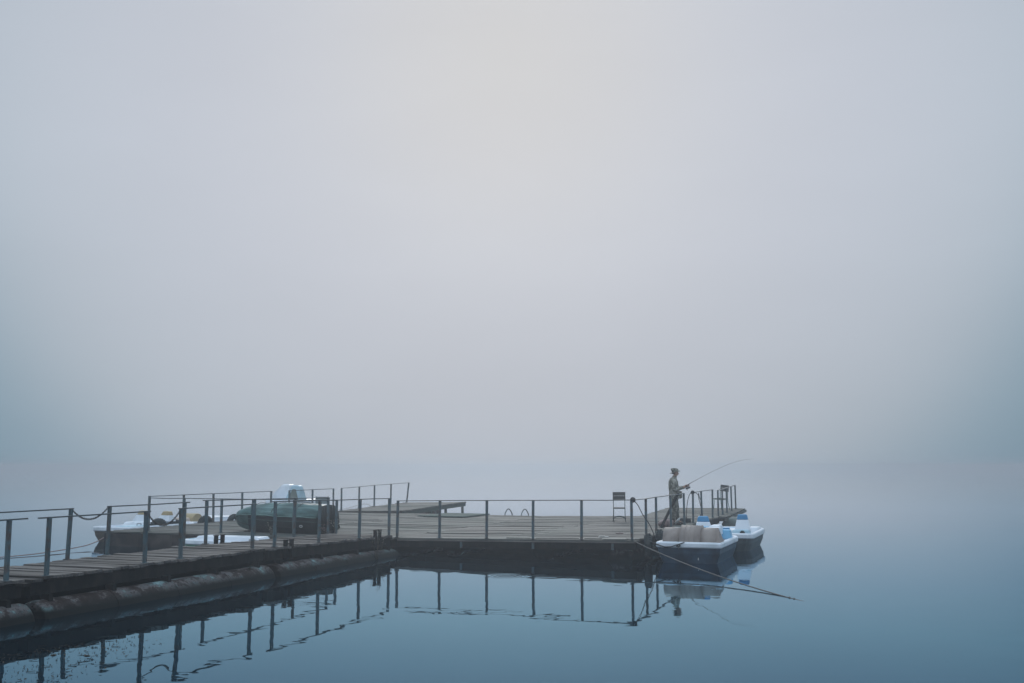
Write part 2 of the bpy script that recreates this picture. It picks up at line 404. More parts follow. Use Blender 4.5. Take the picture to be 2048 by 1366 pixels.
# ------------------------------------------------------------------ water
def build_water():
    m = bpy.data.materials.new('still_lake_water'); m.use_nodes = True
    nt = m.node_tree; nt.nodes.clear()
    N, L = nt.nodes.new, nt.links.new
    o = N('ShaderNodeOutputMaterial')
    g = N('ShaderNodeBsdfGlossy'); g.inputs['Roughness'].default_value = .012
    d = N('ShaderNodeBsdfDiffuse'); d.inputs['Color'].default_value = (.002, .006, .010, 1)
    f = N('ShaderNodeFresnel'); f.inputs['IOR'].default_value = 1.34
    mx = N('ShaderNodeMixShader')
    cr = N('ShaderNodeValToRGB'); e = cr.color_ramp.elements
    e[0].position = .27; e[0].color = (.34, .63, .85, 1); e[1].position = .9; e[1].color = (1, 1, 1, 1)
    for p, c in ((.33, (.40, .72, .93)), (.41, (.48, .82, 1.0)), (.53, (.60, .85, 1.0)), (.75, (.88, .94, 1.0))):
        k = e.new(p); k.color = (*c, 1)
    L(f.outputs[0], cr.inputs[0]); L(cr.outputs[0], g.inputs['Color'])
    fm = N('ShaderNodeMath'); fm.operation = 'MULTIPLY'; fm.use_clamp = True; fm.inputs[1].default_value = 1.26; L(f.outputs[0], fm.inputs[0])
    L(fm.outputs[0], mx.inputs[0]); L(d.outputs[0], mx.inputs[1]); L(g.outputs[0], mx.inputs[2]); L(mx.outputs[0], o.inputs['Surface'])
    # faint ripples, stronger in some patches
    gm = N('ShaderNodeNewGeometry')
    mp = N('ShaderNodeMapping'); mp.inputs['Scale'].default_value = (1.0, 1.0, 1.0); L(gm.outputs['Position'], mp.inputs['Vector'])
    n1 = N('ShaderNodeTexNoise'); n1.inputs['Scale'].default_value = 1.5; n1.inputs['Detail'].default_value = 2.2; n1.inputs['Distortion'].default_value = .4
    L(mp.outputs[0], n1.inputs['Vector'])
    n2 = N('ShaderNodeTexNoise'); n2.inputs['Scale'].default_value = .22; n2.inputs['Detail'].default_value = 2
    L(gm.outputs['Position'], n2.inputs['Vector'])
    r2 = N('ShaderNodeMapRange'); r2.inputs['From Min'].default_value = .38; r2.inputs['From Max'].default_value = .66; r2.inputs['To Min'].default_value = .35; r2.inputs['To Max'].default_value = 1.5
    L(n2.outputs[0], r2.inputs['Value'])
    ml = N('ShaderNodeMath'); ml.operation = 'MULTIPLY'; L(n1.outputs[0], ml.inputs[0]); L(r2.outputs[0], ml.inputs[1])
    # rings where a fish has risen
    ds = N('ShaderNodeVectorMath'); ds.operation = 'DISTANCE'; L(gm.outputs['Position'], ds.inputs[0]); ds.inputs[1].default_value = (-.15, 22.4, 0)
    fr = N('ShaderNodeMath'); fr.operation = 'MULTIPLY'; fr.inputs[1].default_value = 52.0; L(ds.outputs['Value'], fr.inputs[0])
    sn = N('ShaderNodeMath'); sn.operation = 'SINE'; L(fr.outputs[0], sn.inputs[0])
    fo = N('ShaderNodeMapRange'); fo.interpolation_type = 'SMOOTHSTEP'
    fo.inputs['From Min'].default_value = .62; fo.inputs['From Max'].default_value = .30; fo.inputs['To Min'].default_value = 0; fo.inputs['To Max'].default_value = .12
    L(ds.outputs['Value'], fo.inputs['Value'])
    rg = N('ShaderNodeMath'); rg.operation = 'MULTIPLY'; L(sn.outputs[0], rg.inputs[0]); L(fo.outputs[0], rg.inputs[1])
    sm = N('ShaderNodeMath'); sm.operation = 'ADD'; L(ml.outputs[0], sm.inputs[0]); L(rg.outputs[0], sm.inputs[1])
    bp = N('ShaderNodeBump'); bp.inputs['Strength'].default_value = 1.0; bp.inputs['Distance'].default_value = WAVE
    L(sm.outputs[0], bp.inputs['Height'])
    L(bp.outputs[0], g.inputs['Normal'])
    b = MB(); S = 1150.0
    b.add([(-S, -S, 0), (S, -S, 0), (S, S, 0), (-S, S, 0)], [(0, 1, 2, 3)])
    w = b.build('lake_water', m)
    tag(w, 'still blue grey lake water mirroring the jetty', kind='structure')
WAVE = 0.0036
build_water()

# ------------------------------------------------------------------ planks
def plank_variants(width, thick, n=7):
    out = []
    for i in range(n):
        b = MB()
        xs = [-.5, -.17, .18, .5]
        rings = []
        for j, x in enumerate(xs):
            dy, dz = random.uniform(-.006, .006), random.uniform(-.005, .005)
            w = width / 2 + random.uniform(-.005, .004)
            ex = random.uniform(-.006, .006) if j in (0, 3) else 0
            rings.append([(x + ex, dy - w, dz), (x - ex, dy + w, dz + random.uniform(-.003, .003)), (x - ex, dy + w, dz - thick), (x + ex, dy - w, dz - thick)])
        b.loft(rings)
        out.append(b)
    return out
def lay_planks(root, u0, u1, v0, v1, wood, pitch=.2, width=.18, thick=.04, pieces=1, jitter=.05, zj=.006, z0=0.0, uf=None):
    vs = [b.mesh('plank', wood) for b in plank_variants(width, thick)]
    n = int((v1 - v0) / pitch)
    for i in range(n):
        v = v0 + (i + .5) * (v1 - v0) / n
        a, c = (uf(v) if uf else (u0, u1))
        cuts = [a] + [a + (c - a) * (k + random.uniform(-.12, .12)) / pieces for k in range(1, pieces)] + [c]
        for k in range(pieces):
            p, q = cuts[k], cuts[k + 1]
            if k == 0: p -= random.uniform(0, jitter)
            else: p += .006
            if k == pieces - 1: q += random.uniform(0, jitter)
            zz = z0 + random.uniform(-zj, zj) + (random.random() < .08) * random.uniform(.006, .016)
            link_mesh('plank', random.choice(vs), root, ((p + q) / 2, v, zz), (random.uniform(-.012, .012), random.uniform(-.0012, .0012), random.uniform(-.006, .006)), (q - p, 1, 1))

def pipe(root, name, u, v0, v1, z, r=.33, axis='v', n=28):
    b = MB(); b.smooth = True
    rings = []
    L_ = v1 - v0
    prof = [(0, .90), (.03, .985), (.06, 1.0)] + [(t, 1.0 + random.uniform(-.006, .006)) for t in [L_ * k / 8 for k in range(1, 8)]] + [(L_ - .06, 1.0), (L_ - .03, .985), (L_, .90)]
    for t, s in prof:
        rings.append([(u + r * s * math.cos(2 * math.pi * k / n), v0 + t, z + r * s * math.sin(2 * math.pi * k / n)) for k in range(n)])
    b.loft(rings, cap=True)
    ob = b.build(name, M['pipe'], root)
    for p in ob.data.polygons:
        if len(p.vertices) > 4: p.use_smooth = False
    # flanged weld seams round the pipe
    for t in [L_ * k / 4 for k in range(1, 4)]:
        s = MB(); s.smooth = True
        s.tube([(u + (r + .004) * math.cos(2 * math.pi * k / n), v0 + t, z + (r + .004) * math.sin(2 * math.pi * k / n)) for k in range(n)], .009, 6, closed=True)
        s.build('weld_seam', M['pipe'], ob)
    return ob

# ------------------------------------------------------------------ gangway rafts (left)
def walkway(label, v0, v1, z, slope=0.0):
    root = thing('walkway_raft', label, 'walkway', W(.04, v0, z), (slope, 0.0, TH), 'walkway rafts leading to the platform')
    L_ = v1 - v0
    lay_planks(root, -1.88, 0.02, 0.0, L_, M['walk_wood'], .215, .190, .045, 1, .08, .014)
    for uu, zz in ((-.06, -.06), (-.70, -.06), (-1.30, -.06), (-1.82, -.06)):
        b = MB()
        n = 9
        rings = []
        for k in range(n + 1):
            y = .03 + (L_ - .06) * k / n
            dz = random.uniform(-.014, .006)
            rings.append([(uu - .045, y, zz), (uu + .045, y, zz), (uu + .045, y, zz - .20 + dz), (uu - .045, y, zz - .20 + dz)])
        b.loft(rings); b.build('beam', M['beam'], root)
    nb = max(2, int(L_ / 1.55))
    for k in range(nb + 1):
        y = .12 + (L_ - .24) * k / nb
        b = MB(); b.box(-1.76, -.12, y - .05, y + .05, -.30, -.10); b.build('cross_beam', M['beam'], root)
    for k in range(nb + 1):
        y = .3 + (L_ - .7) * k / nb
        for uu in (0.05, -1.90):
            b = MB(); b.box(uu - .10, uu + .10, y - .04, y + .04, -z + .20, -.255, ty=.0, tx=.02); b.build('pipe_saddle', M['beam'], root)
    pipe(root, 'float_pipe', .02, .04, L_ - .05, -z - .07)
    pipe(root, 'float_pipe', -1.86, .04, L_ - .05, -z - .07)
    return root

wa = walkway('nearest walkway raft, its planks running off the left edge of the photo', -19.2, -12.66, .60)
wb = walkway('middle walkway raft on a long rusty pipe float, between the two chain gaps', -12.54, -6.20, .60)
wc = walkway('last walkway raft that joins the corner of the wide platform', -6.05, -.30, .60, -math.atan(.0175))
# ragged plank ends that stick out over the pipe
for root, y, o, l in ((wa, 6.45, .16, .5), (wa, 4.7, .08, .4), (wb, .35, .07, .4), (wb, 2.3, .10, .35), (wb, 5.2, .06, .3), (wc, .8, .05, .3), (wc, 5.5, .10, .5)):
    b = MB(); b.box(o - l, o, -.07, .07, -.012, .03); b.build('loose_board', M['beam'], root, (0, y, -.07))

# ------------------------------------------------------------------ platform
deck_left = thing('floating_platform', 'left half of the wide planked platform, under the covered green boat', 'platform', W(-9.3, 0, .42), TH, 'planked platforms')
def left_row(v):
    return (0.0, 7.25) if v < -.2 else (0.0, 9.27)
lay_planks(deck_left, 0, 9.27, -.6, 12.8, M['mossy_wood'], .215, .202, .04, 2, .03, .008, uf=left_row)
deck_main = thing('floating_platform', 'right half of the wide planked platform, with the empty chair and the angler on it', 'platform', W(0, 0, .42), (0.0, -math.atan(TILT), TH), 'planked platforms')
lay_planks(deck_main, .01, 6.62, 0.0, 12.8, M['deck_wood'], .215, .202, .04, 2, .03, .008)
# edge beams and pipes
def deck_frame(root, u0, u1, v0, v1, pipes, front_inset=.10, z=.42):
    for (a, b_) in (((u0, v0 + front_inset), (u1, v0 + front_inset)), ((u0, v1 - .1), (u1, v1 - .1))):
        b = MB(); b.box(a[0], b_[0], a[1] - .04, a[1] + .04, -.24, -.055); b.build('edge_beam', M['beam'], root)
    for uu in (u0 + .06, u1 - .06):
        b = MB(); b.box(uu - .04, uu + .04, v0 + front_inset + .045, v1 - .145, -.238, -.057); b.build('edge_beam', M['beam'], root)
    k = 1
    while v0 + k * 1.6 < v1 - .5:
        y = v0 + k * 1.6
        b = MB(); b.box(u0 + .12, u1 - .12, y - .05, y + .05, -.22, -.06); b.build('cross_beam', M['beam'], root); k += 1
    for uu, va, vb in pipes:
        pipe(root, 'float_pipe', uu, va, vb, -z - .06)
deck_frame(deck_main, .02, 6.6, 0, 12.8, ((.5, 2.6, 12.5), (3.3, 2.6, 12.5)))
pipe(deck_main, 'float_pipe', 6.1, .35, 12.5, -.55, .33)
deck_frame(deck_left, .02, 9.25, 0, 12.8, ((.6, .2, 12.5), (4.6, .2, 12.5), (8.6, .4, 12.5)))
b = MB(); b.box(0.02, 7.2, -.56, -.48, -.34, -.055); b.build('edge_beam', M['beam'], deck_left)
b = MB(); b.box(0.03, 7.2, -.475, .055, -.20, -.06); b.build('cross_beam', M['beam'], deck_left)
# rusty plates closing the side of the left half down to the water
for k in range(6):
    b = MB(); b.box(.06 + k * 1.19, .05 + (k + 1) * 1.19, -.60, -.565, -.46, -.05); b.build('side_plate', M['side_plate'], deck_left)
for k in range(10):
    b = MB(); b.box(-.01, .02, -.56 + k * 1.33, -.57 + (k + 1) * 1.33, -.46, -.05); b.build('side_plate', M['side_plate'], deck_left)
# pale worn strip along the front edge
b = MB(); b.box(.05, 6.6, -.02, .02, -.075, -.047); b.build('edge_board', M['walk_wood'], deck_main)
for uu in (1.9, 3.9, 6.0):
    b = MB(); b.box(uu - .03, uu + .03, .02, .055, -.25, -.09); b.build('edge_bracket', M['post'], deck_main)

# far raised section, left
sec = thing('floating_platform', 'farthest planked section on the left, its right edge raised on short legs', 'platform', W(-9.3, 12.95, .47), (math.atan(.022), math.atan(-.02), TH), 'planked platforms')
lay_planks(sec, 0, 3.1, 0, 6.5, M['mossy_wood'], .24, .225, .05, 1, .02, .008)
b = MB(); b.box(2.98, 3.08, .05, 6.45, -.20, -.055); b.build('edge_beam', M['mat_green'], sec)
b = MB(); b.box(.02, .10, .05, 6.45, -.20, -.055); b.build('edge_beam', M['beam'], sec)
for y in (2.6, 4.3, 6.2):
    b = MB(); b.box(2.98, 3.06, y - .06, y + .06, -.60, -.205); b.build('leg', M['mat_green'], sec)
for y in (.3, 3.2, 6.1):
    b = MB(); b.box(.11, 2.97, y - .04, y + .04, -.18, -.06); b.build('cross_beam', M['beam'], sec)
pipe(sec, 'float_pipe', .35, .2, 6.3, -.56); pipe(sec, 'float_pipe', 1.6, .2, 6.3, -.60, .30)

# far section, right
secr = thing('floating_platform', 'far planked section on the right, behind the angler, on two big round tanks', 'platform', W(3.64, 12.95, .475), (math.atan(.024), -math.atan(.008), TH), 'planked platforms')
lay_planks(secr, 0, 3.2, 0, 4.95, M['mossy_wood'], .22, .208, .05, 1, .02, .006)
b = MB(); b.box(3.12, 3.24, .02, 4.93, -.15, -.055); b.build('edge_beam', M['mossy_wood'], secr)
b = MB(); b.box(.02, 3.11, .03, .11, -.17, -.055); b.build('edge_beam', M['beam'], secr)
b = MB(); b.box(.02, 3.11, 4.83, 4.91, -.17, -.055); b.build('edge_beam', M['beam'], secr)
for y in (1.5, 3.3):
    b = MB(); b.box(.02, 3.11, y - .05, y + .05, -.15, -.06); b.build('cross_beam', M['beam'], secr)
def tank(root, u, v0, v1, z, r):
    b = MB(); b.smooth = True; n = 32
    prof = [(0, .25), (.012, .7), (.03, .93), (.07, 1.0), ((v1 - v0) / 2, 1.0), (v1 - v0 - .07, 1.0), (v1 - v0 - .03, .93), (v1 - v0, .25)]
    b.loft([[(u + r * s * math.cos(2 * math.pi * k / n), v0 + t, z + r * s * math.sin(2 * math.pi * k / n)) for k in range(n)] for t, s in prof])
    return b.build('float_tank', M['tank'], root)
M['tank'] = mixed('grey_green_tank_paint', [(.085, .12, .115), (.13, .16, .15)], 1.6, rough=.6, mott=((.07, .06, .05), 2.0, .6))
tank(secr, 3.30, .10, 1.0, -.40, .34)
tank(secr, 2.45, .02, 1.0, -.52, .335)
tank(secr, .5, .10, 1.0, -.52, .335)
tank(secr, .5, 3.6, 4.6, -.58, .335)

# ------------------------------------------------------------------ railings
post_mesh = {}
def railing(label, pts, ext0=0.0, ext1=0.0, h=.97, w=.056, leans=None):
    """pts: (u, v, z of foot); a row of square posts under one flat handrail"""
    u0, v0, z0 = pts[0]
    root = thing('railing', label, 'railing', W(u0, v0, z0), TH, 'steel railings round the jetty')
    tops = []
    for i, (u, v, z) in enumerate(pts):
        lx, ly = (leans or {}).get(i, (random.uniform(-.012, .012), random.uniform(-.012, .012)))
        key = round(h, 3), round(w, 3)
        if key not in post_mesh:
            b = MB(); b.box(-w / 2, w / 2, -w / 2, w / 2, -.02, h); post_mesh[key] = b.mesh('post', M['post'])
            fb = MB(); fb.box(-.06, .06, -.05, .05, .0, .012); post_mesh['foot'] = fb.mesh('foot_plate', M['post'])
        base = Vector((u - u0, v - v0, z - z0 + .008))
        p = link_mesh('post', post_mesh[key], root, base, (-math.atan(ly / h), math.atan(lx / h), 0))
        link_mesh('foot_plate', post_mesh['foot'], p, (0, 0, 0))
        tops.append(base + Vector((lx, ly, h - .014)))
    d0, d1 = (tops[0] - tops[1]).normalized(), (tops[-1] - tops[-2]).normalized()
    line = [tops[0] + d0 * max(ext0, w / 2)] + tops[1:-1] + [tops[-1] + d1 * max(ext1, w / 2)]
    b = MB()
    for a, c in zip(line[:-1], line[1:]):
        mid = (a + c) / 2 + Vector((0, 0, random.uniform(-.008, .004)))
        for p, q in ((a, mid), (mid, c)):
            b.bar(p + Vector((0, 0, .011)), q + Vector((0, 0, .011)), .052, .022)
    b.build('handrail', M['rail'], root)
    return root, tops
zw = .60
railing('nearest railing on the water side, leaving the photo at the left edge', [(-.0, -17.4, zw), (0, -15.1, zw), (0, -12.97, zw)], 0, .34, h=.925)
railing('long-reaching railing on the near walkway edge whose right post holds the second chain', [(0, -12.18, zw), (0, -9.90, zw)], .22, .10, h=.92)
railing('two-post railing on the near walkway edge in front of the white boat bow', [(0, -8.91, zw), (0, -6.60, zw)], .05, .10, h=.935, leans={0: (-.01, -.02)})
railing('four-post railing on the near edge of the last walkway raft, by the dry weed', [(0, -5.78, .60), (0, -3.95, .57), (0, -2.02, .535), (0, -.40, .505)], .16, .05, h=.965)
railing('far-edge railing at the left photo border with its last post leaning outward', [(-1.84, -17.6, zw), (-1.84, -14.0, zw), (-1.86, -9.80, zw)], 0, .05, h=.94, leans={2: (.05, -.02)})
railing('far-edge walkway railing right of the leaning post and first chain', [(-1.84, -8.79, zw), (-1.84, -6.49, zw)], .05, .15, h=.945)
railing('far-edge railing of the last walkway raft, alongside the white boat', [(-1.84, -5.72, .60), (-1.84, -3.94, .57), (-1.84, -2.11, .54), (-1.84, -.42, .505)], .12, .05, h=.965)
railing('railing in front of the covered green boat, along the platform edge', [(-8.11, -.1, .42), (-6.85, -.1, .42), (-5.55, -.1, .42), (-4.42, -.1, .42), (-3.13, -.1, .42), (-1.78, -.1, .42)])
railing('outer left railing of the platform, beyond the yellow-trimmed pedal boats', [(-9.2, 1.2, .42), (-9.2, 2.86, .42), (-9.2, 4.46, .42), (-9.2, 6.09, .42), (-9.2, 7.87, .42)], leans={2: (-.03, .0)})
railing('short three-post railing behind the covered boat, crossing the tall white fins', [(-9.2, 9.12, .42), (-9.2, 10.81, .42), (-9.2, 12.44, .42)])
railing('faint five-post railing on the farthest left section', [(-9.2, 13.1, .47), (-9.2, 14.6, .50), (-9.2, 16.0, .54), (-9.2, 17.6, .57), (-9.2, 19.25, .60)], h=.93, leans={4: (.10, 0)})
railing('long front railing of the platform, six posts over the dark water gap', [(.02, .04, .425)] + [(u, .04, zdeck(u) + .008) for u in (1.27, 2.62, 3.9, 5.2, 6.5)], h=.97)
railing('right-hand platform railing from the front corner to beside the angler', [(6.52, .30, .52), (6.52, 1.5, .52), (6.52, 2.7, .52), (6.52, 4.66, .52), (6.52, 6.65, .52)][1:] , ext0=1.42, leans={0: (0, .0)})
railing('right-hand railing hung with a looped rope, just past the angler', [(6.52, 8.1, .52), (6.52, 9.7, .52), (6.52, 11.8, .52)])
railing('rising railing in front of the tilted chair on the far right section', [(6.52, 13.05, .51), (6.52, 14.05, .53), (6.52, 15.1, .56), (6.52, 16.3, .59), (6.52, 17.4, .62)], h=.93)

# ------------------------------------------------------------------ chains
def chain(label, a, c, sag):
    a, c = Vector(a), Vector(c)
    b = MB(); b.smooth = True
    n = int(((c - a).length + sag) / .036)
    pts = [a.lerp(c, k / n) - Vector((0, 0, sag * 4 * (k / n) * (1 - k / n))) for k in range(n + 1)]
    for k in range(n):
        p, q = pts[k], pts[k + 1]
        d = (q - p).normalized(); mid = (p + q) / 2
        s = d.cross(Vector((0, 0, 1))).normalized(); t = s.cross(d)
        side = s if k % 2 else t
        ring = [mid + d * .028 * math.cos(2 * math.pi * j / 8) + side * .016 * math.sin(2 * math.pi * j / 8) for j in range(8)]
        b.tube(ring, .0055, 5, closed=True)
    o = b.build('chain', M['chain'])
    o.location = (0, 0, 0)
    return tag(o, label, 'chain', 'chains closing the gaps in the railings')
chain('rusty chain hanging in the gap beside the leaning far-edge post', W(-1.84, -9.76, 1.52), W(-1.84, -8.82, 1.53), .20)
chain('rusty chain hanging across the nearer gap, in front of the yellow headrests', W(-.02, -9.86, 1.50), W(-.02, -8.94, 1.51), .25)

# bollard pairs on the raft edges
def bollards(label, u, v, z, h, low):
    root = thing('bollard_pair', label, 'bollard', W(u, v, z), TH, 'pairs of short mooring bars')
    for dy in (-.12, .12):
        b = MB(); b.box(-.035, .035, dy - .04, dy + .04, low, h); b.box(-.045, .045, dy - .055, dy + .055, h, h + .02); b.build('bar', M['beam'], root, bevel=.006)
    b = MB(); b.tube([(0, -.2, h * .45), (0, .2, h * .45)], .012, 6); b.build('cross_pin', M['beam'], root)
bollards('short dark mooring bars on the far walkway edge, against the white boat', -1.93, -5.1, .58, .17, -.1)
bollards('short dark mooring bars on the near walkway edge below the pale weed', .08, -5.35, .585, .13, -.28)
bollards('short dark mooring bars beside the dry weed at the inner corner', .08, -1.2, .515, .17, -.2)

# ------------------------------------------------------------------ tyres used as fenders
def tyre_mesh(r=.30, t=.095):
    b = MB(); b.smooth = True
    n, prof = 28, []
    for k in range(14):
        a = 2 * math.pi * k / 14
        prof.append((r - t + t * .92 * (abs(math.cos(a)) ** .7) * (1 if math.cos(a) > 0 else -1), t * 1.05 * (abs(math.sin(a)) ** .8) * (1 if math.sin(a) > 0 else -1)))
    rings = [[(q, p * math.cos(2 * math.pi * i / n), p * math.sin(2 * math.pi * i / n)) for p, q in prof] for i in range(n)]
    b.loft(rings + [rings[0]], cap=False)
    b.smooth = False
    for i in range(n):          # tread lugs
        a = 2 * math.pi * i / n
        c, s = math.cos(a), math.sin(a)
        Mx = Matrix(((1, 0, 0, 0), (0, c, -s, 0), (0, s, c, 0), (0, 0, 0, 1)))
        b.box(-.06, -.008, r - .03, r + .0015, -.010, .010, Mx); b.box(.008, .06, r - .03, r + .0015, .002, .022, Mx)
    return b.mesh('tyre', M['rubber'])
tyre_me = tyre_mesh()
def tyre(label, u, v, z, yaw=0.0, lean=0.0, s=1.0):
    o = link_mesh('tyre_fender', tyre_me, None, W(u, v, z), (0, lean, TH + yaw), (s, s, s))
    return tag(o, label, 'tyre', 'tyre fenders hung along the platform edges')
tyre('old tyre fender at the front right corner of the platform, below the rope knot', 6.83, .36, .37, R(14))
tyre('old tyre fender between the taupe covered pedal boat and the deck', 6.80, 1.85, .40, R(6), s=.95)
tyre('old tyre fender standing half above the left edge, behind the pale weed', -9.43, 1.95, .37, R(-20), s=1.03)
tyre('old tyre fender at the left edge beside the dull yellow paddle cover', -9.45, 2.78, .30, R(-10))
tyre('old tyre fender at the left edge just right of the yellow paddle cover', -9.44, 4.35, .36, R(-14))
tyre('old tyre fender half hidden by the pointed end of the covered green boat', -9.45, 6.0, .34, R(-14))

# ------------------------------------------------------------------ pedal boats
def plan(w, l, r0, r1, n=6):
    """closed outline of a boat seen from above: near corners rounded by r0, far ones by r1"""
    pts = []
    for cx, cy, r, a0 in ((w - r0, r0, r0, -90), (w - r1, l - r1, r1, 0), (r1, l - r1, r1, 90), (r0, r0, r0, 180)):
        for k in range(n + 1):
            a = R(a0 + 90 * k / n)
            pts.append((cx + r * math.cos(a), cy + r * math.sin(a)))
    return pts
def ring(pts, w, l, sx, sy, z, sheer=0.0):
    return [((x - w / 2) * sx + w / 2, (y - l / 2) * sy + l / 2, z + sheer * ((y / l - .5) * 2) ** 2) for x, y in pts]
def pedal_hull(root, w, l, r0, r1, hull, shell, zr=.36, zt=.50, sheer=.03, name='hull'):
    p = plan(w, l, r0, r1)
    b = MB(); b.smooth = False
    b.loft([ring(p, w, l, .80, .86, -.16), ring(p, w, l, .86, .92, .02, sheer * .3), ring(p, w, l, .955, .972, zr * .62, sheer * .7), ring(p, w, l, .975, .985, zr + .01, sheer)])
    b.build('hull', hull, root)
    b = MB()
    b.loft([ring(p, w, l, 1.0, 1.0, zr, sheer), ring(p, w, l, 1.02, 1.01, zr + .025, sheer), ring(p, w, l, 1.02, 1.01, zt - .03, sheer), ring(p, w, l, .995, .995, zt, sheer),
            ring(p, w, l, .90, .94, zt + .002, sheer), ring(p, w, l, .87, .92, zt - .07, sheer * .3)])
    return b.build('deck_shell', shell, root)
def back_rest(root, x, y, z0, z1, wb, wt, d, shell, head, hh=.16, lean=.08, yaw=0.0):
    Mx = Matrix.Translation((x, y, 0)) @ Matrix.Rotation(yaw, 4, 'Z')
    b = MB(); zc = z1 - hh
    k = (zc - z0) / (z1 - z0)
    def sec(z, w, dd, sh):
        return [Mx @ Vector(q) for q in ((-w / 2, -dd / 2 + sh, z), (w / 2, -dd / 2 + sh, z), (w / 2 * .94, dd / 2 + sh, z), (-w / 2 * .94, dd / 2 + sh, z))]
    wm = wb + (wt - wb) * k
    b.loft([sec(z0, wb, d, 0), sec(zc, wm, d * .55, lean * k)])
    o = b.build('seat_back', shell, root, bevel=.018)
    b = MB()
    b.loft([sec(zc + .001, wm * .97, d * .52, lean * k), sec(zc + hh * .8, wt * 1.03, d * .46, lean * .95), sec(z1, wt * .88, d * .34, lean)])
    b.build('head_rest', head, root, bevel=.018)
    return o

# taupe covered boat at the right corner
pb = thing('pedal_boat', 'white and blue pedal boat with a long taupe roll cover at the front right corner', 'pedal boat', W(7.14, -.16, 0), TH, 'pedal boats moored round the platform')
pedal_hull(pb, 1.56, 3.15, .10, .35, M['hull_blue'], M['gel_white'], .34, .47, .04)
# rim step in front
b = MB(); b.box(.12, 1.46, .03, .12, .475, .515); b.build('rim_step', M['gel_white'], pb, bevel=.012)
def roll(x0, x1, r, yc, zb, flare=0.0, n=14):
    b = MB(); b.smooth = True
    def arc(x, rr, fl=0.0):
        out = []
        for k in range(n + 1):
            a = math.pi * k / n
            out.append((x + fl * (1 - math.sin(a)), yc - rr * 1.05 * math.cos(a) , zb + rr * (math.sin(a) ** .8)))
        return out
    b.loft([arc(x0, r, -flare), arc(x1, r, flare)], closed_ring=False, cap=True)
    b.smooth = False
    return b
b = roll(.14, .55, .345, .50, .49, 0.0); rl = b.build('roll_cover', M['gel_taupe'], pb)
b = roll(.552, 1.05, .40, .50, .49); b.build('roll_cover_middle', M['gel_taupe_ribbed'], pb)
b = roll(1.052, 1.40, .35, .50, .49, .02); b.build('roll_cover', M['gel_taupe'], pb)
for x in (.56, .68, .80, .92, 1.045):      # moulded ribs round the middle
    b = MB(); b.smooth = True
    b.tube([(x, .50 - .402 * 1.05 * math.cos(math.pi * k / 12), .49 + .402 * (math.sin(math.pi * k / 12) ** .8)) for k in range(13)], .008, 5)
    b.build('rib', M['gel_taupe'], pb)
b = MB(); b.add([(1.405, .17, .50), (1.53, .13, .49), (1.44, .52, .84), (1.405, .52, .84), (1.53, .80, .49), (1.405, .84, .50)], [(0, 1, 2, 3), (3, 2, 4, 5), (1, 4, 2), (0, 3, 5), (0, 5, 4, 1)])
b.build('end_cap', M['gel_taupe'], pb)
b = MB(); b.box(.20, .62, .92, 1.25, .40, .80, tx=.02, ty=.05); b.build('left_seat', M['gel_white'], pb, bevel=.02)
b = MB(); b.box(.36, 1.28, 1.02, 2.7, .38, .60, tx=.05, ty=.06); b.build('console', M['gel_white'], pb, bevel=.03)
back_rest(pb, .86, 1.72, .56, 1.06, .52, .26, .34, M['gel_white'], M['gel_blue'], .145, .05, R(12))
b = MB(); b.box(1.0, 1.30, 1.62, 2.25, .59, .83, tx=.03, ty=.04); b.build('pod', M['gel_white'], pb, bevel=.03)
b = MB(); b.box(1.02, 1.40, .94, 1.34, .42, .82, tx=.02, ty=.03); b.build('right_seat', M['gel_white'], pb, bevel=.025)
b = MB(); b.box(.80, 1.10, 1.02, 1.30, .60, .835, tx=.02); b.build('seat_inset', M['gel_light_blue'], pb, bevel=.01)
b = MB(); b.box(1.12, 1.50, 2.05, 2.42, .46, .70, tx=.03, ty=.05); b.build('seat_cushion', M['gel_light_blue'], pb, bevel=.03)
b = MB(); b.box(1.14, 1.42, 2.46, 2.60, .46, .73, tx=.02); b.build('cushion_back', M['gel_blue'], pb, bevel=.02)
b = MB(); b.tube([(1.03, -.004, .10), (1.03, -.012, .155)], [.014, .006], 8); b.build('drain_plug', M['pale'], pb)
rp = MB(); rp.smooth = True
rp.tube([(6.86 - 7.14, .55, .50), (-.10, .12, .47), (.06, -.035, .44), (.22, -.045, .395), (.38, -.045, .40), (.52, -.045, .45), (.60, -.042, .475), (.70, .0, .51)], .012, 6)
rp.build('mooring_line', M['rope_dark'], pb)
kn = MB(); kn.smooth = True
kn.tube([(.555 + .045 * math.cos(a), -.052, .43 + .03 * math.sin(a * 1.5)) for a in [k * .7 for k in range(14)]], .014, 6)
kn.tube([(.56, -.06, .42), (.565, -.06, .33)], .010, 6)
kn.build('knot', M['rope_dark'], pb)

# second boat behind it
pc = thing('pedal_boat', 'white rounded pedal boat with one blue headrest, moored farthest right', 'pedal boat', W(7.45, 3.75, 0), TH, 'pedal boats moored round the platform')
pedal_hull(pc, 1.46, 3.3, .50, .42, mixed('dull_green_blue_hull', [(.035, .055, .06), (.06, .085, .095)], 2.5, rough=.45), M['gel_white'], .30, .44, .06)
b = MB(); b.box(.20, 1.30, .46, 1.5, .36, .56, tx=.06, ty=.06); b.build('console', M['gel_white'], pc, bevel=.04)
b = MB(); b.box(.86, 1.36, .42, .86, .40, .57, tx=.03, ty=.03); b.build('pod', M['gel_pale_blue'], pc, bevel=.03)
back_rest(pc, 1.13, .78, .54, .985, .46, .26, .30, M['gel_white'], M['gel_blue'], .15, .04, R(8))
b = MB(); b.smooth = True; b.tube([(1.17, .40, .49), (1.17, .432, .49)], [.068, .06], 16); b.build('round_cap', M['rubber'], pc)
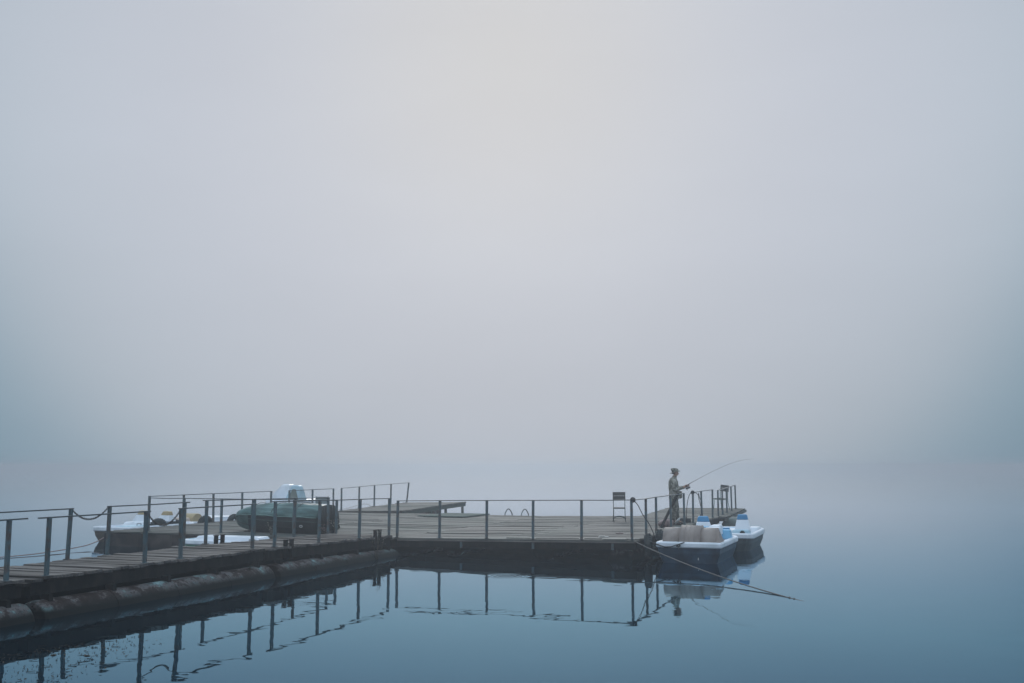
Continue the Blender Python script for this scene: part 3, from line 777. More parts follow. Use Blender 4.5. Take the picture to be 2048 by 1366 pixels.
b = MB(); b.box(1.02, 1.40, 2.2, 3.0, .36, .54, tx=.05, ty=.06); b.build('bow_seat', M['gel_white'], pc, bevel=.03)
b = MB(); b.box(.3, .9, 1.7, 2.5, .36, .52, tx=.05, ty=.06); b.build('seat_cushion', M['gel_light_blue'], pc, bevel=.03)

# boats at the left edge
pd = thing('pedal_boat', 'white pedal boat with two dull yellow headrests, at the far left corner', 'pedal boat', W(-10.72, .45, 0), TH, 'pedal boats moored round the platform')
pedal_hull(pd, 1.45, 3.3, .12, .40, M['hull_brown'], M['gel_white'], .30, .44, .04)
b = MB(); b.box(.75, 1.38, .10, .95, .38, .50, tx=.03, ty=.03); b.build('foot_well', M['gel_pale_blue'], pd, bevel=.03)
b = MB(); b.box(.30, 1.2, .9, 2.5, .38, .58, tx=.08, ty=.10); b.build('console', M['gel_white'], pd, bevel=.04)
back_rest(pd, .47, 1.70, .55, .90, .60, .26, .34, M['gel_white'], M['gel_yellow'], .13, .05, R(-10))
back_rest(pd, 1.06, 2.15, .55, .87, .60, .30, .34, M['gel_white'], M['gel_yellow'], .13, .05, R(-10))
b = MB(); b.smooth = True; b.tube([(1.30, .5, .46), (1.30, .5, .56), (1.30, .68, .56), (1.30, .68, .46)], .012, 6); b.build('grab_rail', M['post'], pd)
pe = thing('pedal_boat', 'pale pedal boat showing only its half-round yellow paddle cover above the left edge', 'pedal boat', W(-11.05, 4.0, 0), TH, 'pedal boats moored round the platform')
pedal_hull(pe, 1.42, 3.2, .2, .40, M['hull_brown'], M['gel_white'], .26, .42, .04)
def half_disc(x0, x1, yc, zc, r):
    b = MB(); n = 16
    sec = lambda x: [(x, yc + r * math.cos(math.pi * k / n), zc + r * math.sin(math.pi * k / n)) for k in range(n + 1)]
    b.loft([sec(x0), sec(x1)]); return b
half_disc(.55, 1.10, .60, .38, .33).build('paddle_cover', M['gel_yellow'], pe, bevel=.02)
b = MB(); b.box(.3, 1.1, .0, .3, .36, .58, tx=.06, ty=.06); b.build('seat', mixed('pale_peach_gelcoat', [(.45, .36, .30), (.52, .44, .38)], 2, rough=.4), pe, bevel=.03)
b = MB(); b.box(.3, 1.3, .95, 2.4, .36, .56, tx=.06, ty=.06); b.build('console', M['gel_white'], pe, bevel=.03)

# tall white fins seen behind the covered boat
pf = thing('slide_boat', 'white boat with two tall arched fins, behind the covered green boat', 'pedal boat', W(-10.75, 9.2, 0), TH)
pedal_hull(pf, 1.5, 3.4, .25, .40, M['hull_dark'], M['gel_white'], .30, .48, .04)
b = MB(); b.box(.12, 1.42, .3, 2.6, .44, 1.02, tx=.03, ty=.10); b.build('cabin', M['gel_white'], pf, bevel=.06)
def fin(x, y, wb, wt, z0, z1, d, sh, mat_, name='fin'):
    b = MB()
    sec = lambda z, w, dd, s: [(x - w / 2 + s, y - dd / 2, z), (x + w / 2 + s, y - dd / 2, z), (x + w / 2 * .92 + s, y + dd / 2, z), (x - w / 2 * .92 + s, y + dd / 2, z)]
    b.loft([sec(z0, wb, d, 0), sec(z0 + (z1 - z0) * .55, wb * .45 + wt * .55, d * .8, sh * .55), sec(z1 - .05, wt, d * .6, sh), sec(z1, wt * .72, d * .5, sh)])
    return b.build(name, mat_, pf, bevel=.03)
fin(.20, 1.55, .90, .40, .98, 1.60, .7, .24, M['gel_white'])
fin(1.20, .95, .76, .36, .98, 1.575, .5, .04, M['gel_pale_blue'])
b = MB()
b.loft([[(.97, .685, .99), (1.47, .685, .99), (1.47, .70, .99), (.97, .70, .99)], [(1.01, .70, 1.08), (1.43, .70, 1.08), (1.43, .76, 1.08), (1.01, .76, 1.08)], [(1.14, .735, 1.40), (1.30, .735, 1.40), (1.30, .78, 1.40), (1.14, .78, 1.40)], [(1.18, .745, 1.43), (1.26, .745, 1.43), (1.26, .78, 1.43), (1.18, .78, 1.43)]])
b.build('recess_panel', M['olive'], pf)

# long low boat in the slot between gangway and platform
pg = thing('rowing_boat', 'long low white boat with pale green side in the slot beside the walkway', 'boat', W(-5.75, -1.78, 0), TH)
def low_boat(root, l, w):
    rings_h, rings_s = [], []
    for t, s, zz in ((0, .55, .05), (.06, .82, .0), (.2, .97, -.05), (.5, 1.0, -.06), (.85, .95, -.05), (1, .8, 0)):
        hw = w / 2 * s
        x = t * l
        rings_h.append([(x, -hw * .75, -.12 + zz * .3), (x, -hw * .97, .22), (x, hw * .97, .22), (x, hw * .75, -.12 + zz * .3)])
        rings_s.append([(x, -hw, .222), (x, -hw * 1.03, .25), (x, -hw, .335), (x, -hw * .86, .345), (x, hw * .86, .345), (x, hw, .335), (x, hw * 1.03, .25), (x, hw, .222)])
    MB().loft(rings_h).build('hull', M['hull_green'], root, (0, w / 2, 0))
    MB().loft(rings_s).build('deck_shell', M['gel_white'], root, (0, w / 2, 0), bevel=.012)
    b = MB(); b.box(.42, 2.5, .18, .82, .33, .445, tx=.09, ty=.06); b.build('raised_deck', M['gel_white'], root, bevel=.02)
    b = MB(); b.box(.16, .34, .3, .7, .345, .36); b.build('cleat_pad', M['gel_pale_blue'], root)
low_boat(pg, 3.45, 1.0)

# ------------------------------------------------------------------ covered green boat on the platform
gb = thing('covered_boat', 'dark green planked boat under a teal tarpaulin, standing on the platform behind the railing', 'boat', W(-2.55, .70, .425), (0, 0, TH + R(180 - 6)))
ST = [(0, .46, .0, .52, .78), (.2, .49, .0, .52, .81), (.8, .53, .0, .53, .82), (1.4, .53, .0, .54, .80), (2.0, .50, .01, .55, .81), (2.5, .43, .05, .56, .78), (2.85, .34, .11, .55, .70), (3.1, .22, .19, .51, .60), (3.26, .07, .29, .43, .46)]
hb = MB(); rr = []
for x, w, zb, zg, zr in ST:
    rr.append([(x, -w * .80, zb), (x, -w * .95, zb + (zg - zb) * .33), (x, -w, zb + (zg - zb) * .66), (x + .02, -w * .99, zg), (x + .02, w * .99, zg), (x, w, zb + (zg - zb) * .66), (x, w * .95, zb + (zg - zb) * .33), (x, w * .80, zb)])
hb.loft(rr[:6]).build('hull', M['boat_side'], gb)
MB().loft(rr[5:]).build('bow', M['boat_bow'], gb)
for f_, nm in ((.33, 'strake'), (.66, 'strake')):
    for sgn in (-1, 1):
        b = MB(); b.smooth = True
        b.tube([(x, sgn * (w * (.955 if f_ < .5 else 1.005)), zb + (zg - zb) * f_) for x, w, zb, zg, zr in ST], .011, 6)
        b.build(nm, M['boat_bow'] if f_ > .5 else M['boat_side'], gb)
# tarpaulin: overhanging edge, sagging between ridge and gunwale
tb = MB(); tb.smooth = True; rings_t = []
NX, NY = 46, 22
def station(x):
    for a, c in zip(ST[:-1], ST[1:]):
        if a[0] <= x <= c[0] + 1e-6:
            t = (x - a[0]) / (c[0] - a[0]); return [p + (q - p) * t for p, q in zip(a, c)]
    return list(ST[-1])
random.seed(21)
ph = [random.uniform(0, 6.28) for _ in range(9)]
for i in range(NX + 1):
    x = -.05 + (3.265 + .05) * i / NX
    s = station(min(max(x, 0), 3.26)); w, zg, zr = s[1] + .03, s[3], s[4]
    g = []
    for j in range(NY + 1):
        t = -1 + 2 * j / NY
        at = abs(t)
        if at > .86:                         # hanging skirt
            k = (at - .86) / .14
            y, z = w * (1 + .02 * math.sin(x * 9 + ph[0]) * k), zg + .015 - k * (.075 + .02 * math.sin(x * 5 + ph[1]))
        else:
            k = at / .86
            z = zg + .015 + (zr - zg) * (1 - k ** 3.6)
            z += (.028 * math.sin(x * 2.1 + ph[2] + k * 3.5) + .012 * math.sin(x * 6.3 + ph[3] - t * 6) ) * math.sin(math.pi * min(1, k + .08)) 
            z -= .085 * math.exp(-((k - .60) / .10) ** 2) * (.65 + .35 * math.sin(x * 1.7 + ph[4])) * (1 if x < 2.7 else .3)
            y = w * k
        g.append((x, math.copysign(y, t) if t else 0, z))
    rings_t.append(g)
tb.loft(rings_t, closed_ring=False, cap=False)
tp = tb.build('tarpaulin', M['tarp'], gb)
sm = tp.modifiers.new('thickness', 'SOLIDIFY'); sm.thickness = .008
for xx in (.72, 1.55, 2.35):
    q = station(xx); b = MB(); b.smooth = True
    b.tube([(xx + .01 * math.sin(t * 9), (q[1] + .036) * t, q[3] + .024 + (q[4] - q[3]) * (1 - abs(t) ** 2.6) + .02) for t in [-1 + k / 9 for k in range(19)]], .008, 5)
    b.build('lashing', M['rope_dark'], gb)
for sg in (-1, 1):
    b = MB(); b.smooth = True
    b.tube([(x, sg * (station(x)[1] + .036), station(x)[3] - .045 + .012 * math.sin(x * 5 + ph[1])) for x in [3.2 * k / 24 for k in range(25)]], .013, 6)
    b.build('hem', M['tarp_hem'], gb)
# stern skirt with folds
sk = MB(); sk.smooth = True; g0, g1 = [], []
for k in range(41):
    y = -.50 + 1.00 * k / 40
    d = .03 * math.sin(k * 1.25 + .4 * math.sin(k * .7)) + .012 * math.sin(k * 2.9)
    g0.append((-.05 + d * .3, y * .98, .57 + .24 * (1 - (abs(y) / .50) ** 4))); g1.append((-.10 + d, y, .12 + .03 * math.sin(k * .8)))
sk.loft([g0, [((a[0] + b_[0]) / 2 - .01, a[1], (a[2] + b_[2]) / 2) for a, b_ in zip(g0, g1)], g1], closed_ring=False, cap=False)
so = sk.build('stern_skirt', M['boat_side'], gb); sm = so.modifiers.new('thickness', 'SOLIDIFY'); sm.thickness = .008
# oval badge near the stern, on the side towards the gangway
def oval(cx, cz, a, c, y0, y1):
    b = MB(); n = 24
    b.loft([[(cx + a * math.cos(2 * math.pi * k / n), y, cz + c * math.sin(2 * math.pi * k / n)) for k in range(n)] for y in (y0, y1)]); return b
ws = .505
oval(.52, .22, .062, .036, ws * .945, ws * .945 + .028).build('badge', M['badge'], gb)
oval(.52, .22, .044, .012, ws * .945 + .0285, ws * .945 + .031).build('badge_mark', M['boat_side'], gb)
for x in (.35, 1.1, 2.0, 2.7):
    b = MB(); b.box(x - .06, x + .06, -.30, .30, -.006, .02 if x < 2.8 else .045); b.build('chock', M['beam'], gb)

# ------------------------------------------------------------------ chairs
def chair(label, loc, rot, slats=2, mat_s=None, mat_f=None, arched=True):
    root = thing('chair', label, 'chair', loc, rot)
    ms, mf = mat_s or M['chair_wood'], mat_f or M['chair_steel']
    w, d = .40, .42
    for k in range(slats):                      # back slats face -y
        z0 = .73 + k * .13
        b = MB(); b.box(-w / 2 - .01, w / 2 + .01, -.035, -.01, z0, z0 + (.122 if slats > 1 else .22), ty=0); b.build('back_slat', ms, root, (0, -.01 - .02 * k, 0), bevel=.004)
    for k in range(3):
        b = MB(); b.box(-w / 2, w / 2, .02 + k * .135, .14 + k * .135, .445, .465); b.build('seat_slat', ms, root)
    for s in (-1, 1):
        x = s * (w / 2 - .01)
        b = MB(); b.smooth = True; b.tube([(x * 1.08, -.10, .008), (x, -.03, .30), (x, .0, .45), (x, -.0, .74), (x, -.03, .96)], .012, 8); b.build('leg', mf, root)
        b = MB(); b.smooth = True; b.tube([(x * 1.08, .40, .008), (x, .36, .25), (x, .36, .44)], .012, 8); b.build('leg', mf, root)
        b = MB(); b.smooth = True; b.tube([(x, .0, .435), (x, .40, .435)], .010, 6); b.build('seat_rail', mf, root)
    for y in (-.01, .38):
        b = MB(); b.smooth = True; b.tube([(-w / 2, y, .435), (w / 2, y, .435)], .010, 6); b.build('seat_rail', mf, root)
    if arched:
        for y in (-.075, .385):
            b = MB(); b.smooth = True; b.tube([(-w / 2, y, .09), (-.12, y, .155), (0, y, .175), (.12, y, .155), (w / 2, y, .09)], .013, 6); b.build('stretcher', mf, root)
    return root
chair('empty slatted chair standing alone on the deck behind the front railing corner', W(3.98, 8.5, zdeck(4) + .01), (0, 0, R(-7)))
chair('slatted chair turned sideways on the far right section behind the rising railing', W(6.22, 16.3, .60), (R(-5), R(6), R(30)), mat_f=mixed('green_tube', [(.05, .12, .11), (.08, .15, .13)], 4, rough=.4), arched=False)
chair('grey blue chair whose single back board shows above the right end of the covered boat', W(-4.2, 3.2, .43), (0, 0, R(-3)), slats=1, mat_s=M['seat_grey'], arched=False)

# ------------------------------------------------------------------ ladder hoops, mat
ld = thing('swim_ladder', 'pair of curved ladder handles at the back edge of the platform', 'ladder', W(-1.25, 12.85, .42), TH)
for x in (-.34, .34):
    b = MB(); b.smooth = True
    b.tube([(x - .06, -.28, .01)] + [(x - .06 + .02 * k, -.28 + .42 * k / 7, .01 + .24 * math.sin(math.pi * (k + .6) / 8)) for k in range(8)] + [(x + .09, .18, -.35)], .021, 8)
    b.build('handle', M['post'], ld)
b = MB()
for z in (-.12, -.34): b.bar((-.26, .16, z), (.42, .16, z), .03)
b.build('rung', M['post'], ld)
mt = MB(); mt.box(0, 1.9, 0, 2.45, 0, .035, tx=.02, ty=.02)
tag(mt.build('deck_mat', M['mat_green'], None, (0, 0, 0)), 'dark green rectangular mat lying flat near the back edge of the platform', 'mat')
mo = bpy.data.objects['deck_mat']; mo.location = W(-4.3, 10.25, .445); mo.rotation_euler = (0, 0, TH - R(3))

# ------------------------------------------------------------------ the angler
def skin_mesh(name, verts, edges, radii, levels=2, root=0):
    me = bpy.data.meshes.new(name); me.from_pydata(verts, edges, []); me.update()
    ob = bpy.data.objects.new(name, me); col.objects.link(ob)
    ob.modifiers.new('skin', 'SKIN').use_smooth_shade = True
    for i, r in enumerate(radii):
        sv = me.skin_vertices[0].data[i]; sv.radius = (r, r) if not isinstance(r, tuple) else r; sv.use_root = (i == root)
    sb = ob.modifiers.new('sub', 'SUBSURF'); sb.levels = levels; sb.render_levels = levels
    dg = bpy.context.evaluated_depsgraph_get()
    out = bpy.data.meshes.new_from_object(ob.evaluated_get(dg))
    bpy.data.objects.remove(ob)
    out.name = name
    return out
man = thing('person', 'angler in camouflage jacket, trousers and brimmed hat, standing in profile by the railing', 'person', W(6.14, 7.0, zdeck(6.14) + .012), (0, 0, R(-7)))
V = [(0, 0, .92), (0, 0, 1.05), (-.01, 0, 1.22), (-.01, 0, 1.36), (.025, 0, 1.45), (.045, 0, 1.53),
     (0, -.09, .84), (.03, -.10, .48), (-.02, -.11, .10), (.10, -.12, .045),
     (0, .09, .84), (.07, .10, .48), (.10, .11, .10), (.22, .12, .045),
     (-.01, -.17, 1.36), (.0, -.23, 1.08), (.26, -.10, 1.13), (.335, -.06, 1.165),
     (-.01, .17, 1.36), (.04, .23, 1.09), (.33, .04, 1.14), (.40, .01, 1.17)]
E = [(0, 1), (1, 2), (2, 3), (3, 4), (4, 5), (0, 6), (6, 7), (7, 8), (8, 9), (0, 10), (10, 11), (11, 12), (12, 13), (3, 14), (14, 15), (15, 16), (16, 17), (3, 18), (18, 19), (19, 20), (20, 21)]
RD = [.125, .115, .135, .11, .055, .06, .085, .062, .042, .035, .085, .062, .042, .035, .055, .043, .028, .032, .055, .043, .028, .032]
bodym = skin_mesh('body', V, E, RD)
# head: rings from chin to crown, face towards +x
def head_rings():
    H = [(1.475, .045, .045, .050, .045), (1.495, .055, .062, .055, .055), (1.52, .058, .075, .065, .064), (1.545, .056, .082, .075, .070), (1.57, .054, .086, .085, .075),
         (1.60, .052, .086, .092, .077), (1.63, .050, .084, .095, .077), (1.66, .048, .075, .088, .070), (1.685, .046, .05, .062, .05), (1.697, .044, .018, .025, .02)]
    out = []
    for z, cx, f, bk, w in H:
        g = []
        for k in range(20):
            a = 2 * math.pi * k / 20
            c, s = math.cos(a), math.sin(a)
            x = cx + (f if c > 0 else bk) * c; y = w * s
            if k == 0 and 1.535 < z < 1.575: x += .022 if z < 1.56 else .012      # nose
            if k in (1, 19) and 1.58 < z < 1.61: x -= .010                       # eye sockets
            if k == 0 and 1.50 < z < 1.53: x += .004                             # lips
            g.append((x, y, z))
        out.append(g)
    return out
hm = MB(); hm.smooth = True; hm.loft(head_rings())
for s in (-1, 1):
    hm.tube([(.045, s * .076, 1.55), (.030, s * .086, 1.575), (.040, s * .084, 1.60)], [.012, .016, .012], 8)     # ears
# hands: palm thickness comes from the body; five fingers curl round the rod grip
def fingers(px, py, pz, side, dirx, dirz):
    for i, (ln, off) in enumerate(((.070, -.030), (.078, -.010), (.074, .011), (.060, .031))):
        bx, bz = px + dirx * off, pz + dirz * off
        hm.tube([(bx, py + side * .020, bz + .012), (bx + .016, py - side * .014, bz + .026), (bx + .030, py - side * .034, bz + .006), (bx + .022, py - side * .036, bz - ln * .28), (bx + .006, py - side * .022, bz - ln * .38)], [.010, .0098, .0092, .0085, .007], 6)
    hm.tube([(px - .03 * dirx, py + side * .022, pz), (px - .005, py + side * .004, pz + .028), (px + .032, py - side * .010, pz + .034)], [.013, .011, .008], 6)
fingers(.352, -.052, 1.178, -1, .86, .5)
fingers(.405, .018, 1.180, 1, .86, .5)
tmp = hm.mesh('head', M['skin'])
bmj = bmesh.new(); bmj.from_mesh(bodym); bmj.from_mesh(tmp)
for f in bmj.faces: f.smooth = True; f.material_index = 0
bmj.to_mesh(bodym); bmj.free()
bodym.materials.clear(); bodym.materials.append(M['skin'])
link_mesh('body', bodym, man)
man.scale = (1.04, 1.08, 1.015)
for s in (-1, 1):
    b = MB(); b.smooth = True; b.tube([(.128, s * .030, 1.592), (.134, s * .030, 1.592)], [.010, .006], 8); b.build('eye', M['hair'], man)
b = MB(); b.smooth = True                       # short hair below the hat
b.loft([[(.045 + (.02 if math.cos(a) > .2 else .100) * math.cos(a), .081 * math.sin(a), z) for a in [2 * math.pi * k / 20 for k in range(20)]] for z in (1.54, 1.57, 1.62, 1.66)])
b.build('hair', M['hair'], man)
# jacket
jk = MB(); jk.smooth = True
def ell(cx, d, w, z, n=24, wob=0.0, seed=0):
    return [(cx + d * math.cos(a) * (1 + wob * math.sin(5 * a + seed)), w * math.sin(a) * (1 + wob * math.cos(4 * a + seed)), z) for a in [2 * math.pi * k / n for k in range(n)]]
jk.loft([ell(.03, .17, .19, .79, wob=.03), ell(.03, .185, .205, .80, wob=.04), ell(.03, .185, .21, .88, wob=.03, seed=1), ell(.015, .165, .20, .98, wob=.02, seed=2), ell(.0, .158, .205, 1.08, wob=.03, seed=3),
         ell(-.008, .152, .215, 1.20, wob=.02, seed=4), ell(-.015, .142, .215, 1.30, wob=.02), ell(-.018, .118, .185, 1.375), ell(.0, .085, .12, 1.425), ell(.022, .066, .07, 1.455), ell(.03, .068, .07, 1.485), ell(.03, .058, .06, 1.487)])
for s, el_, wr in ((-1, (-.005, -.245, 1.075), (.245, -.105, 1.128)), (1, (.035, .245, 1.085), (.315, .045, 1.138))):
    jk.tube([(-.015, s * .13, 1.37), (-.02, s * .19, 1.345), (-.015, s * .225, 1.25), (el_[0] - .005, el_[1], el_[2] + .06), el_, (el_[0] * .5 + wr[0] * .5, el_[1] * .5 + wr[1] * .5, el_[2] * .5 + wr[2] * .5 - .008), wr], [.06, .078, .080, .076, .072, .062, .048], 12)
jk.build('jacket', M['camo'], man)
tr = MB(); tr.smooth = True
tr.loft([ell(.01, .12, .165, .98), ell(.01, .135, .18, .90), ell(.01, .135, .18, .80), ell(.015, .11, .16, .755)])
for s, o in ((-1, -.01), (1, .062)):
    tr.tube([(.005, s * .085, .86), (.012 + o * .3, s * .095, .70), (.025 + o * .7, s * .10, .52), (.01 + o, s * .105, .36), (-.012 + o * 1.6, s * .11, .22), (-.015 + o * 1.9, s * .11, .135)], [.108, .098, .082, .074, .066, .056], 14)
tr.build('trousers', M['camo_dark'], man)
for s, o in ((-1, -.02), (1, .115)):
    b = MB(); b.smooth = True
    y = s * .11
    b.tube([(-.02 + o, y, .20), (-.02 + o, y, .10), (-.015 + o, y, .05)], [.056, .055, .05], 12)
    def sole(z, k): return [(-.075 + o + .29 * t, y + (w * k) * sg, z) for sg, seq in ((-1, 1), (1, -1)) for t, w in ([(0, .03), (.12, .042), (.35, .040), (.65, .050), (.88, .044), (1, .02)][::seq])]
    b.loft([sole(0.0, 1.0), sole(.03, 1.04), [(x - (.02 if x > .1 + o else 0), yy, .065) for x, yy, _ in sole(.06, .9)], [(x * .8 + .0 + o * .2, (yy - y) * .6 + y, .105 - .045 * max(0, (x - o)) / .2) for x, yy, _ in sole(.1, .8)]])
    b.build('boot', M['boot'], man)
hat = MB(); hat.smooth = True
hc = .042
hat.loft([ell(hc, .100, .090, 1.622), ell(hc - .005, .112, .098, 1.655), ell(hc - .018, .112, .098, 1.69), ell(hc - .025, .088, .08, 1.712), ell(hc - .03, .04, .04, 1.72)])
def brim(rad, dz):
    out = []
    for k in range(24):
        a = 2 * math.pi * k / 24
        x, y = hc + rad * 1.06 * math.cos(a), rad * math.sin(a)
        out.append((x, y, 1.622 + dz + (.10 * (x - hc) if x > hc else .42 * (x - hc)) - .10 * abs(y) + .006 * math.sin(3 * a)))
    return out
hat.loft([brim(.098, .012), brim(.146, .004), brim(.148, -.005), brim(.098, 0)])
hat.build('hat', M['camo'], man)
b = MB(); b.box(.155, .245, -.12, .10, .80, 1.02, tx=.01, ty=.015); b.build('waist_pouch', M['camo_dark'], man, bevel=.03, seg=3)

# rod and reel, held in his hands
rod = thing('fishing_rod', 'long thin fishing rod bent at the tip, held out over the water by the angler', 'fishing rod', W(6.14, 7.0, zdeck(6.14) + .012), (0, 0, R(-7)))
rod.scale = (1.04, 1.08, 1.015)
def rod_pts(pts, n=10):
    return [Vector(p) for p in pts]
RP = [(.10, -.035, 1.015), (.24, -.032, 1.105), (.36, -.028, 1.178), (.52, -.024, 1.275), (.79, -.01, 1.425), (1.10, .0, 1.59), (1.42, .01, 1.745), (1.70, .02, 1.865), (1.95, .03, 1.945), (2.18, .04, 1.99), (2.38, .05, 2.00)]
b = MB(); b.smooth = True; b.tube(RP[3:], [.0070, .006, .0052, .0044, .0036, .0028, .0021, .0016], 8); b.build('blank', M['rod'], rod)
b = MB(); b.smooth = True; b.tube(RP[:4], [.014, .013, .013, .009], 10); b.build('grip', M['boot'], rod)
for i in (4, 5, 6, 7, 8, 9):
    p = Vector(RP[i]); b = MB(); b.smooth = True
    b.tube([p + Vector((0, .010 * math.cos(a), -.016 + .010 * math.sin(a))) for a in [2 * math.pi * k / 10 for k in range(10)]], .0022, 5, closed=True); b.build('line_guide', M['reel'], rod)
rl_ = MB(); rl_.smooth = True
rl_.tube([(.385, -.028, 1.185), (.395, -.030, 1.13), (.40, -.03, 1.105)], .008, 6)
rl_.tube([(.35, -.03, 1.085), (.385, -.03, 1.10), (.42, -.03, 1.115)], [.022, .030, .026], 12)
rl_.tube([(.42, -.03, 1.115), (.435, -.03, 1.12), (.475, -.03, 1.138), (.485, -.03, 1.142)], [.018, .030, .028, .020], 12)
rl_.build('reel', M['reel'], rod)
b = MB(); b.smooth = True; b.tube([(.385, -.06, 1.095), (.385, -.085, 1.09), (.40, -.09, 1.055), (.40, -.115, 1.05)], [.005, .005, .005, .011], 6); b.build('crank', M['reel'], rod)
b = MB(); b.smooth = True
pts = [Vector(RP[-1]) + Vector((0, 0, 0))] + [Vector(RP[-1]) + Vector((1.1 * t, .05, -2.45 * t ** 1.15)) for t in (.25, .5, .75, 1.0)]
b.tube(pts, .0009, 4); b.build('fishing_line', M['pale'], rod)

# ------------------------------------------------------------------ things beside him
lp = MB(); lp.bar((0, 0, 0.02), (.40, .62, 1.01), .07, .05)
o = tag(lp.build('leaning_pole', M['beam']), 'dark wooden pole leaning on the right-hand railing in front of the angler', 'pole'); o.location = W(6.08, 5.35, zdeck(6)); o.rotation_euler = (0, 0, TH)
def lump(name, label, cat, loc, sx, sy, sz, mat_, seed, rough=.28):
    random.seed(seed)
    bm = bmesh.new(); bmesh.ops.create_icosphere(bm, subdivisions=3, radius=1.0)
    offs = [Vector((random.uniform(-1, 1), random.uniform(-1, 1), random.uniform(-.4, 1))).normalized() for _ in range(12)]
    am = [random.uniform(-rough, rough) for _ in range(12)]
    for v in bm.verts:
        n = v.co.normalized(); k = 1.0
        for q, a in zip(offs, am): k += a * max(0, n.dot(q)) ** 6
        v.co = Vector((n.x * k * sx, n.y * k * sy, max(n.z, -.55) * k * sz + .55 * sz))
    me = bpy.data.meshes.new(name); bm.to_mesh(me); bm.free(); me.materials.append(mat_)
    for p in me.polygons: p.use_smooth = True
    ob = bpy.data.objects.new(name, me); col.objects.link(ob); ob.location = loc; ob.rotation_euler = (0, 0, TH)
    return tag(ob, label, cat)
lump('crumpled_sack', 'brown crumpled sack heaped on the deck behind the angler, at the foot of the pole', 'sack', W(6.12, 5.95, zdeck(6)), .24, .24, .15, M['sack'], 4)
lump('folded_jacket', 'small dark bundle lying just beyond the brown sack near the boots', 'bundle', W(6.02, 6.5, zdeck(6)), .16, .16, .12, M['dark_plastic'], 9)
b = MB(); b.smooth = True; b.tube([(0, 0, .0), (0, 0, .17), (0, 0, .20), (0, 0, .235)], [.036, .036, .018, .016], 12)
o = tag(b.build('plastic_bottle', M['pale']), 'pale plastic bottle leaning on the brown sack', 'bottle'); o.location = W(6.36, 6.05, zdeck(6.3) + .10); o.rotation_euler = (R(25), R(38), 0)
tk = thing('tackle_box', 'low dark tackle box on the deck edge under the looped rope', 'box', W(6.2, 8.35, zdeck(6.2) + .01), TH + R(6))
b = MB(); b.box(-.20, .20, -.11, .11, 0, .11, tx=.01, ty=.01); b.build('case', M['dark_plastic'], tk, bevel=.012)
b = MB(); b.box(-.195, .195, -.105, .105, .112, .135, tx=.02, ty=.02); b.build('lid', M['rubber'], tk, bevel=.008)
b = MB(); b.smooth = True; b.tube([(-.07, 0, .135), (-.06, 0, .17), (.06, 0, .17), (.07, 0, .135)], .009, 6); b.build('handle', M['dark_plastic'], tk)
b = MB(); b.box(-.02, .02, -.02, .02, 0, .22, tx=.004)
o = tag(b.build('wooden_peg', M['beam']), 'short dark peg standing on the deck edge right of the tackle box', 'peg'); o.location = W(6.55, 9.25, zdeck(6.5) + .005)
b = MB(); b.box(-.14, .14, -.04, .04, 0, .02, tx=.02); b.box(-.11, .03, -.05, .02, .021, .035)
o = tag(b.build('pale_offcut', M['pale']), 'small pale offcut lying on the deck near the front right corner post', 'board offcut'); o.location = W(5.55, .85, zdeck(5.5) + .012); o.rotation_euler = (0, 0, TH + R(20))
lump('wet_leaf_clump', 'small brown clump of leaves on the deck left of the front corner post', 'leaves', W(5.55, 2.5, zdeck(5.5)), .11, .07, .02, M['sack'], 12)
b = MB(); b.box(0, .62, 0, .10, 0, .018)
o = tag(b.build('pale_board', mixed('fresh_pale_board', [(.34, .33, .29), (.42, .40, .36)], 4, (.5, 5, 5))), 'pale worn board on the very edge of the deck at the front right corner', 'board'); o.location = W(5.72, .07, zdeck(5.9) + .010); o.rotation_euler = (0, -math.atan(TILT), TH)

# ------------------------------------------------------------------ ropes
def rope(name, label, pts, r, mat_, extra=None):
    b = MB(); b.smooth = True
    P = [Vector(p) for p in pts]; out = []
    for i in range(len(P) - 1):                      # Catmull-Rom
        p0, p1, p2, p3 = P[max(i - 1, 0)], P[i], P[i + 1], P[min(i + 2, len(P) - 1)]
        for k in range(8):
            t = k / 8
            out.append(.5 * ((2 * p1) + (p2 - p0) * t + (2 * p0 - 5 * p1 + 4 * p2 - p3) * t * t + (3 * p1 - p0 - 3 * p2 + p3) * t ** 3))
    out.append(P[-1])
    b.tube(out, r, 6)
    if extra: extra(b)
    return tag(b.build(name, mat_), label, 'rope')
A, B_ = W(6.56, -.03, .50), Vector((5.10, 18.25, -.01))
def knots(b):
    for t in (.935, .955):
        c = A.lerp(B_, t) - Vector((0, 0, .10 * 4 * t * (1 - t))); b.tube([c + Vector((-.02, .0, 0)), c, c + Vector((.02, 0, 0))], [.012, .03, .012], 8)
rope('mooring_rope', 'pale mooring rope running from the front right corner down into the open water', [A.lerp(B_, t) - Vector((0, 0, .10 * 4 * t * (1 - t))) for t in [k / 10 for k in range(11)]], .0125, M['rope_grey'], knots)
rope('mooring_rope', 'faded reddish rope from the left platform corner across the water to the left edge', [W(-9.26, -.64, .24), (-12.05, 30.1, .15), (-12.15, 29.3, .08), (-12.55, 27.6, .035), (-13.25, 26.4, .02), (-14.6, 24.6, .012), (-17.5, 21.5, .05), (-20, 19, .2)], .014, M['rope_red'])
def ball(c, r, n=3):
    c = Vector(c)
    def f(b):
        for k in range(n):
            b.tube([c + Vector((r * math.cos(a) * math.cos(k), r * math.cos(a) * math.sin(k), r * math.sin(a))) for a in [2 * math.pi * j / 12 for j in range(12)]], .016, 6, closed=True)
        b.tube([c + Vector((0, 0, -r * .5)), c, c + Vector((0, 0, r * .5))], [r * .6, r * .8, r * .6], 8)
    return f
kc = W(6.53, .06, 1.50)
